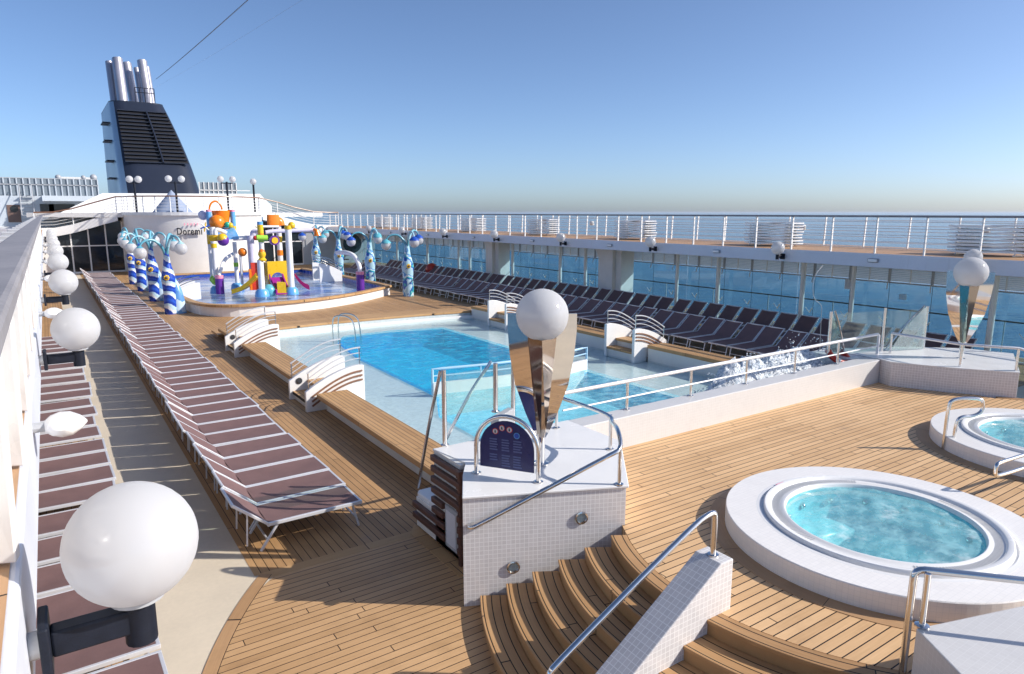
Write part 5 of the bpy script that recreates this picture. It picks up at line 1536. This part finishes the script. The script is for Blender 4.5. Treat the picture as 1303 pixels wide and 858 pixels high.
# mid deck floor, white bulwark and blue grey cone
MB().prism([(v.x, v.y + .1) for v in cs] + [(19.3, 57), (19.3, 70), (-1, 70), (-1, 57)], Zm - .25, Zm + .06).part('roof_deck', 'white', dh)
bw = gy(130, 252, 62)
MB().slab([gy(44, 286, 60), gy(130, 246, 63), gy(330, 247, 63), gy(345, 262, 63), gy(345, 275, 63), gy(44, 292, 60)], (0, .3, 0)).part('bulwark', 'white_gloss', dh)
cn = thing('skylight_cone', 'blue grey tent shaped cone on the deck house roof', 'skylight', (9.5, 58.5, Zm))
q0, q1, q2 = gy(193, 268, 58.5), gy(246, 268, 58.5), gy(220, 243, 58.5)
MB().lathe(((q0.x + q1.x) / 2, 58.5, Zm + .061), [((q1.x - q0.x) / 2, 0), (.02, q2.z - Zm)], 24).part('cone', 'slate', cn)
# lamp posts on that deck
for i, (px, ptop, twin, rad_) in enumerate(((174, 228, .27, .2), (226, 227.5, .42, .24), (291, 228, .42, .24), (324.5, 231, 0, .24))):
    y = 54.6; base_ = gy(px, 268, y); tp = gy(px, ptop, y)
    r = thing('lamp_post', f'black lamp post with {"a single globe" if not twin else "two white globes"}, {["leftmost", "second from left", "third from left", "rightmost"][i]} on the deck house', 'lamp', (base_.x, y, Zm), 'lamp posts on the deck house')
    MB().tube([(base_.x, y, Zm), (base_.x, y, tp.z - .2)], .075, 10).part('pole', 'black', r)
    if twin:
        MB().bar((base_.x - twin, y, tp.z - .3), (base_.x + twin, y, tp.z - .3), .06, .08).part('crossarm', 'black', r)
        for s_ in (-1, 1): MB().sphere((base_.x + s_ * twin, y, tp.z - .02), .235, 20, 12).part('globe', 'globe', r)
    else: MB().sphere((base_.x, y, tp.z - .02), .235, 20, 12).part('globe', 'globe', r)

# ------------------------------------------------------------------ superstructure far left
sp = thing('superstructure', 'white superstructure with door, stair and glass screens behind the left deck', 'building', (-6, 70, 3))
Y = 72.0
a, c = gy(-60, 288, Y), gy(104, 250, Y)
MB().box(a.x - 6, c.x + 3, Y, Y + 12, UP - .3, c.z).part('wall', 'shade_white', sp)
MB().box(a.x - 6, 19, 57, Y, UP - .31, UP - .02).part('deck_plate', 'white', sp)
q0, q1 = gy(11, 283, Y), gy(25, 261, Y)
d_ = MB().box(q0.x, q1.x, Y - .06, Y - .001, q0.z, q1.z).part('door', 'door', sp)
q = gy(18, 266, Y); MB().tube([(q.x, Y - .08, q.z), (q.x, Y - .061, q.z)], .28, 16).part('window', 'darkglass', d_)
stp = MB(); q0, q1 = gy(28, 274, Y - 1.6), gy(44, 250, Y - 1.6)
for k in range(9):
    t_ = k / 8
    stp.box(q0.x, q1.x, Y - 1.9 + 1.5 * t_, Y - 1.6 + 1.5 * t_, UP + (c.z - UP) * t_ * .98 - .05, UP + (c.z - UP) * t_ * .98)
stp.part('stair', 'grey', sp)
for px_ in (28, 44):
    q = gy(px_, 274, Y - 1.6)
    MB().tube([(q.x, Y - 1.9, UP + .9), (q.x, Y - .3, c.z + .9)], .04, 6).part('stair_rail', 'grey', sp)
for px_, w_ in ((60, 1.0), (79, 1.9)):
    q = gy(px_, 265, Y); MB().box(q.x - w_ / 2, q.x + w_ / 2, Y - .03, Y - .002, q.z - .35, q.z + .35).part('window', 'darkglass', sp)
q0, q1 = gy(104, 248, Y - 1), gy(54, 256, Y - 1)
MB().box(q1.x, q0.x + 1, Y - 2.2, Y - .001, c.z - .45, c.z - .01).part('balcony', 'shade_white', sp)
gs_ = thing('glass_screen', 'long glass wind screen in white posts on top of the far left superstructure', 'glass screen', (-4, Y, c.z))
q0, q1 = gy(-40, 229, Y), gy(124, 229, Y)
hg = q1.z
MB().box(q0.x, q1.x, Y + .3, Y + .34, c.z + .05, hg).part('pane', 'smoke', gs_)
MB().box(q0.x, q1.x, Y + .26, Y + .38, hg, hg + .06).part('top_rail', 'grey', gs_)
nn_ = 20
for k in range(nn_ + 1):
    x = q0.x + (q1.x - q0.x) * k / nn_
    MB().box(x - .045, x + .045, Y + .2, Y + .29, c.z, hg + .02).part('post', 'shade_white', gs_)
MB().box(q0.x, q1.x, Y + .2, Y + .25, c.z + .9, c.z + .98).part('mid_rail', 'grey', gs_)
MB().box(q0.x, q1.x, Y + 1.5, Y + 1.7, c.z, hg - .12).part('back_wall', 'grey', gs_)
q0, q1 = gy(78, 225, Y + 6), gy(122, 235, Y + 6)
MB().box(q0.x, q1.x, Y + 6, Y + 9, c.z, q0.z).part('plant_room', 'offwhite', sp)
for px_, rr_ in ((74, .26), (119, .3), (106, .2)):
    q = gy(px_, 226, Y + 5); MB().sphere((q.x, Y + 5, q.z), rr_, 14, 10).solo('satellite_dome', 'grey', f'small grey dome on the far left roof, {["left", "right", "middle"][(74, 119, 106).index(px_)]} one', 'dome')
# glass screens right of the funnel
g2 = thing('glass_screen', 'small glass wind screen on the roof right of the funnel base', 'glass screen', (16, 74, 6.2))
q0, q1 = gy(254, 246, 74), gy(300, 233, 74)
MB().box(q0.x, q1.x, 74, 74.04, q0.z, q1.z).part('pane', 'smoke', g2)
for k in range(9):
    x = q0.x + (q1.x - q0.x) * k / 8
    MB().box(x - .035, x + .035, 73.9, 73.99, q0.z - 1.2, q1.z + .03).part('post', 'white', g2)
q2 = gy(318, 243, 74)
MB().box(q0.x, q2.x, 73.9, 73.97, q2.z - .04, q2.z + .04).part('rail', 'white', g2)
MB().box(q0.x - 14, q2.x, 73.5, 84, UP, q0.z - .6).part('roof_base', 'white', g2)

# ------------------------------------------------------------------ funnel
fn = thing('funnel', 'tall navy ship funnel with black louvres and five steel exhaust pipes', 'funnel', (10.5, 86, 5))
zb, zt = 5.0, 16.0
def sect(t_):
    """outline of the funnel at height fraction t_: front leans back and the sides close in"""
    yf = 80 + 7.5 * t_; yb = 100 + 1.5 * t_
    xl = 6.75 + .25 * t_ ** 1.2; xr = 14.5 - 2.15 * (t_ ** 1.6)
    rc_ = 2.0 - .6 * t_
    pts_ = []
    for cx_, cy_, a0 in ((xl + rc_, yf + rc_, 180), (xr - rc_, yf + rc_, 270), (xr - rc_, yb - rc_, 0), (xl + rc_, yb - rc_, 90)):
        for k in range(7): 
            a = R(a0 + 90 * k / 6)
            pts_.append((cx_ + rc_ * math.cos(a), cy_ + rc_ * math.sin(a)))
    return pts_
def zof(t_): return zb + (zt - zb) * t_
def shell(t0, t1, idx, n_=8):
    v = []; f = []
    for i in range(n_ + 1):
        t_ = t0 + (t1 - t0) * i / n_; s_ = sect(t_)
        v += [(*s_[k], zof(t_)) for k in idx]
    L_ = len(idx)
    for i in range(n_):
        for k in range(L_ - 1): f.append((i * L_ + k, i * L_ + k + 1, (i + 1) * L_ + k + 1, (i + 1) * L_ + k))
    return MB().add(v, f, True)
front_i = list(range(3, 21)); side_i = list(range(20, 28)) + [0, 1, 2, 3]
shell(0, 1, front_i).part('front_shell', 'funnel', fn); shell(0, 1, side_i).part('side_shell', 'funnel_side', fn)
MB().prism(sect(1), zof(1) - .02, zof(1) + .1).part('top_plate', 'funnel', fn)
# louvre opening: black backing and slats following the front
def fpt(u, t_, o):
    s_ = sect(t_)
    xl, xr = s_[3][0], s_[11][0]
    y = min(p[1] for p in s_)
    return Vector((xl + (xr - xl) * u, y - o, zof(t_)))
T0, T1 = .40, .91
bk = MB(); v = []
for i in range(9):
    t_ = T0 + (T1 - T0) * i / 8
    v += [fpt(.03, t_, .03), fpt(.97, t_, .03)]
bk.add(v, [(2 * i, 2 * i + 1, 2 * i + 3, 2 * i + 2) for i in range(8)]).part('louvre_opening', 'dark', fn)
for k in range(15):
    t_ = T0 + (T1 - T0) * k / 14
    MB().bar(fpt(.03, t_, .12), fpt(.97, t_, .12), .34, .075).part('louvre_slat', 'funnel', fn)
sp_ = MB()
for i in range(8):
    ta, tb = T0 + (T1 - T0) * i / 8, T0 + (T1 - T0) * (i + 1) / 8
    sp_.bar(fpt(.58 - .1 * 0, ta, .33), fpt(.58, tb, .33), .22, .12, (1, 0, 0))
sp_.part('louvre_spine', 'funnel', fn)
# side ladder and platforms
for t_ in (.25, .42, .62, .8):
    s_ = sect(t_)
    MB().box(s_[0][0] - .7, s_[0][0] + .1, 84 + 6 * t_, 87 + 6 * t_, zof(t_), zof(t_) + .12).part('platform', 'black', fn)
lad = MB()
for s_ in (0, .5): lad.tube([(6.9, 84 + s_, zb), (7.2, 91 + s_, zt - .5)], .05, 6)
for k in range(26):
    t_ = k / 26
    lad.bar((6.9 + .3 * t_, 84 + 7 * t_, zb + (zt - zb) * t_), (6.9 + .3 * t_, 84.5 + 7 * t_, zb + (zt - zb) * t_), .04, .04)
lad.part('ladder', 'grey', fn)
# exhaust pipes
for px0, px1, y, pw, ptop in ((145, 138.5, 91, 4.3, 79), (156, 149, 90, 6.2, 75), (170.5, 161, 93, 5.6, 81), (180, 173.5, 95, 3.3, 87), (189, 180.5, 91, 5.8, 78), (193, 186.0, 94, 4.0, 86)):
    p0, p1 = gy(px0, 124, y), gy(px1, ptop, y + 1.5)
    r_ = pw / FPX * _fw.dot(p0)
    MB().tube([p0 - Vector((0, 0, 1)), p1], r_, 16).part('exhaust_pipe', 'exhaust', fn)
q0, q1 = gy(170, 125, 90), gy(193, 115, 90)
for z_ in (q0.z + .4, q0.z + .9): MB().tube([(q0.x, 88.2, z_), (q1.x, 88.2, z_)], .04, 6).part('top_rail', 'black', fn)
for k in range(5): 
    x = q0.x + (q1.x - q0.x) * k / 4
    MB().tube([(x, 88.2, zt), (x, 88.2, q0.z + .9)], .04, 6).part('top_rail_post', 'black', fn)
# signal cables from the funnel, one strung with bulbs
c0 = gy(194, 104, 90); c1 = _ray(398, -62).normalized()
end = Vector((0, 0, CAMZ)) + _ray(420, -95) * 14
cb = thing('signal_cable', 'dark cable strung with small bulbs rising from the funnel', 'cable', tuple(c0))
def sagged(a, b_, n_, s_): return [a.lerp(b_, i / n_) - Vector((0, 0, s_ * 4 * (i / n_) * (1 - i / n_))) for i in range(n_ + 1)]
pth = sagged(c0, end, 90, .12)
MB().tube(pth, .004, 5).part('wire', 'rope', cb)
bl = MB()
L_ = 0
for i in range(300):
    t_ = i / 300; p = c0.lerp(end, t_) - Vector((0, 0, .12 * 4 * t_ * (1 - t_)))
    dist = (p - Vector((0, 0, CAMZ))).length
    if i > 30 and dist > 14: bl.sphere((p.x, p.y, p.z - .015), .022, 6, 4)
o = bl.part('bulb', 'rope', cb); o['kind'] = 'stuff'
end2 = Vector((0, 0, CAMZ)) + _ray(560, -110) * 16
cb2 = thing('signal_cable', 'thin plain cable rising from the funnel, fainter and lower one', 'cable', tuple(c0))
MB().tube(sagged(gy(196, 112, 90), end2, 60, .15), .004, 5).part('wire', 'grey', cb2)

# ------------------------------------------------------------------ sea air
def sea_air(density):
    m, nt, out = newmat('sea_haze')
    v = N(nt, 'ShaderNodeVolumePrincipled')
    v.inputs['Color'].default_value = (.74, .84, .97, 1); v.inputs['Density'].default_value = density; v.inputs['Anisotropy'].default_value = .3
    nt.links.new(v.outputs[0], out.inputs['Volume'])
    o = bpy.data.objects.new('haze', MB().box(-61000, 61000, -61000, 61000, -33, 24).mesh('haze', m)); COL.objects.link(o); o['kind'] = 'stuff'
sea_air(3e-5)
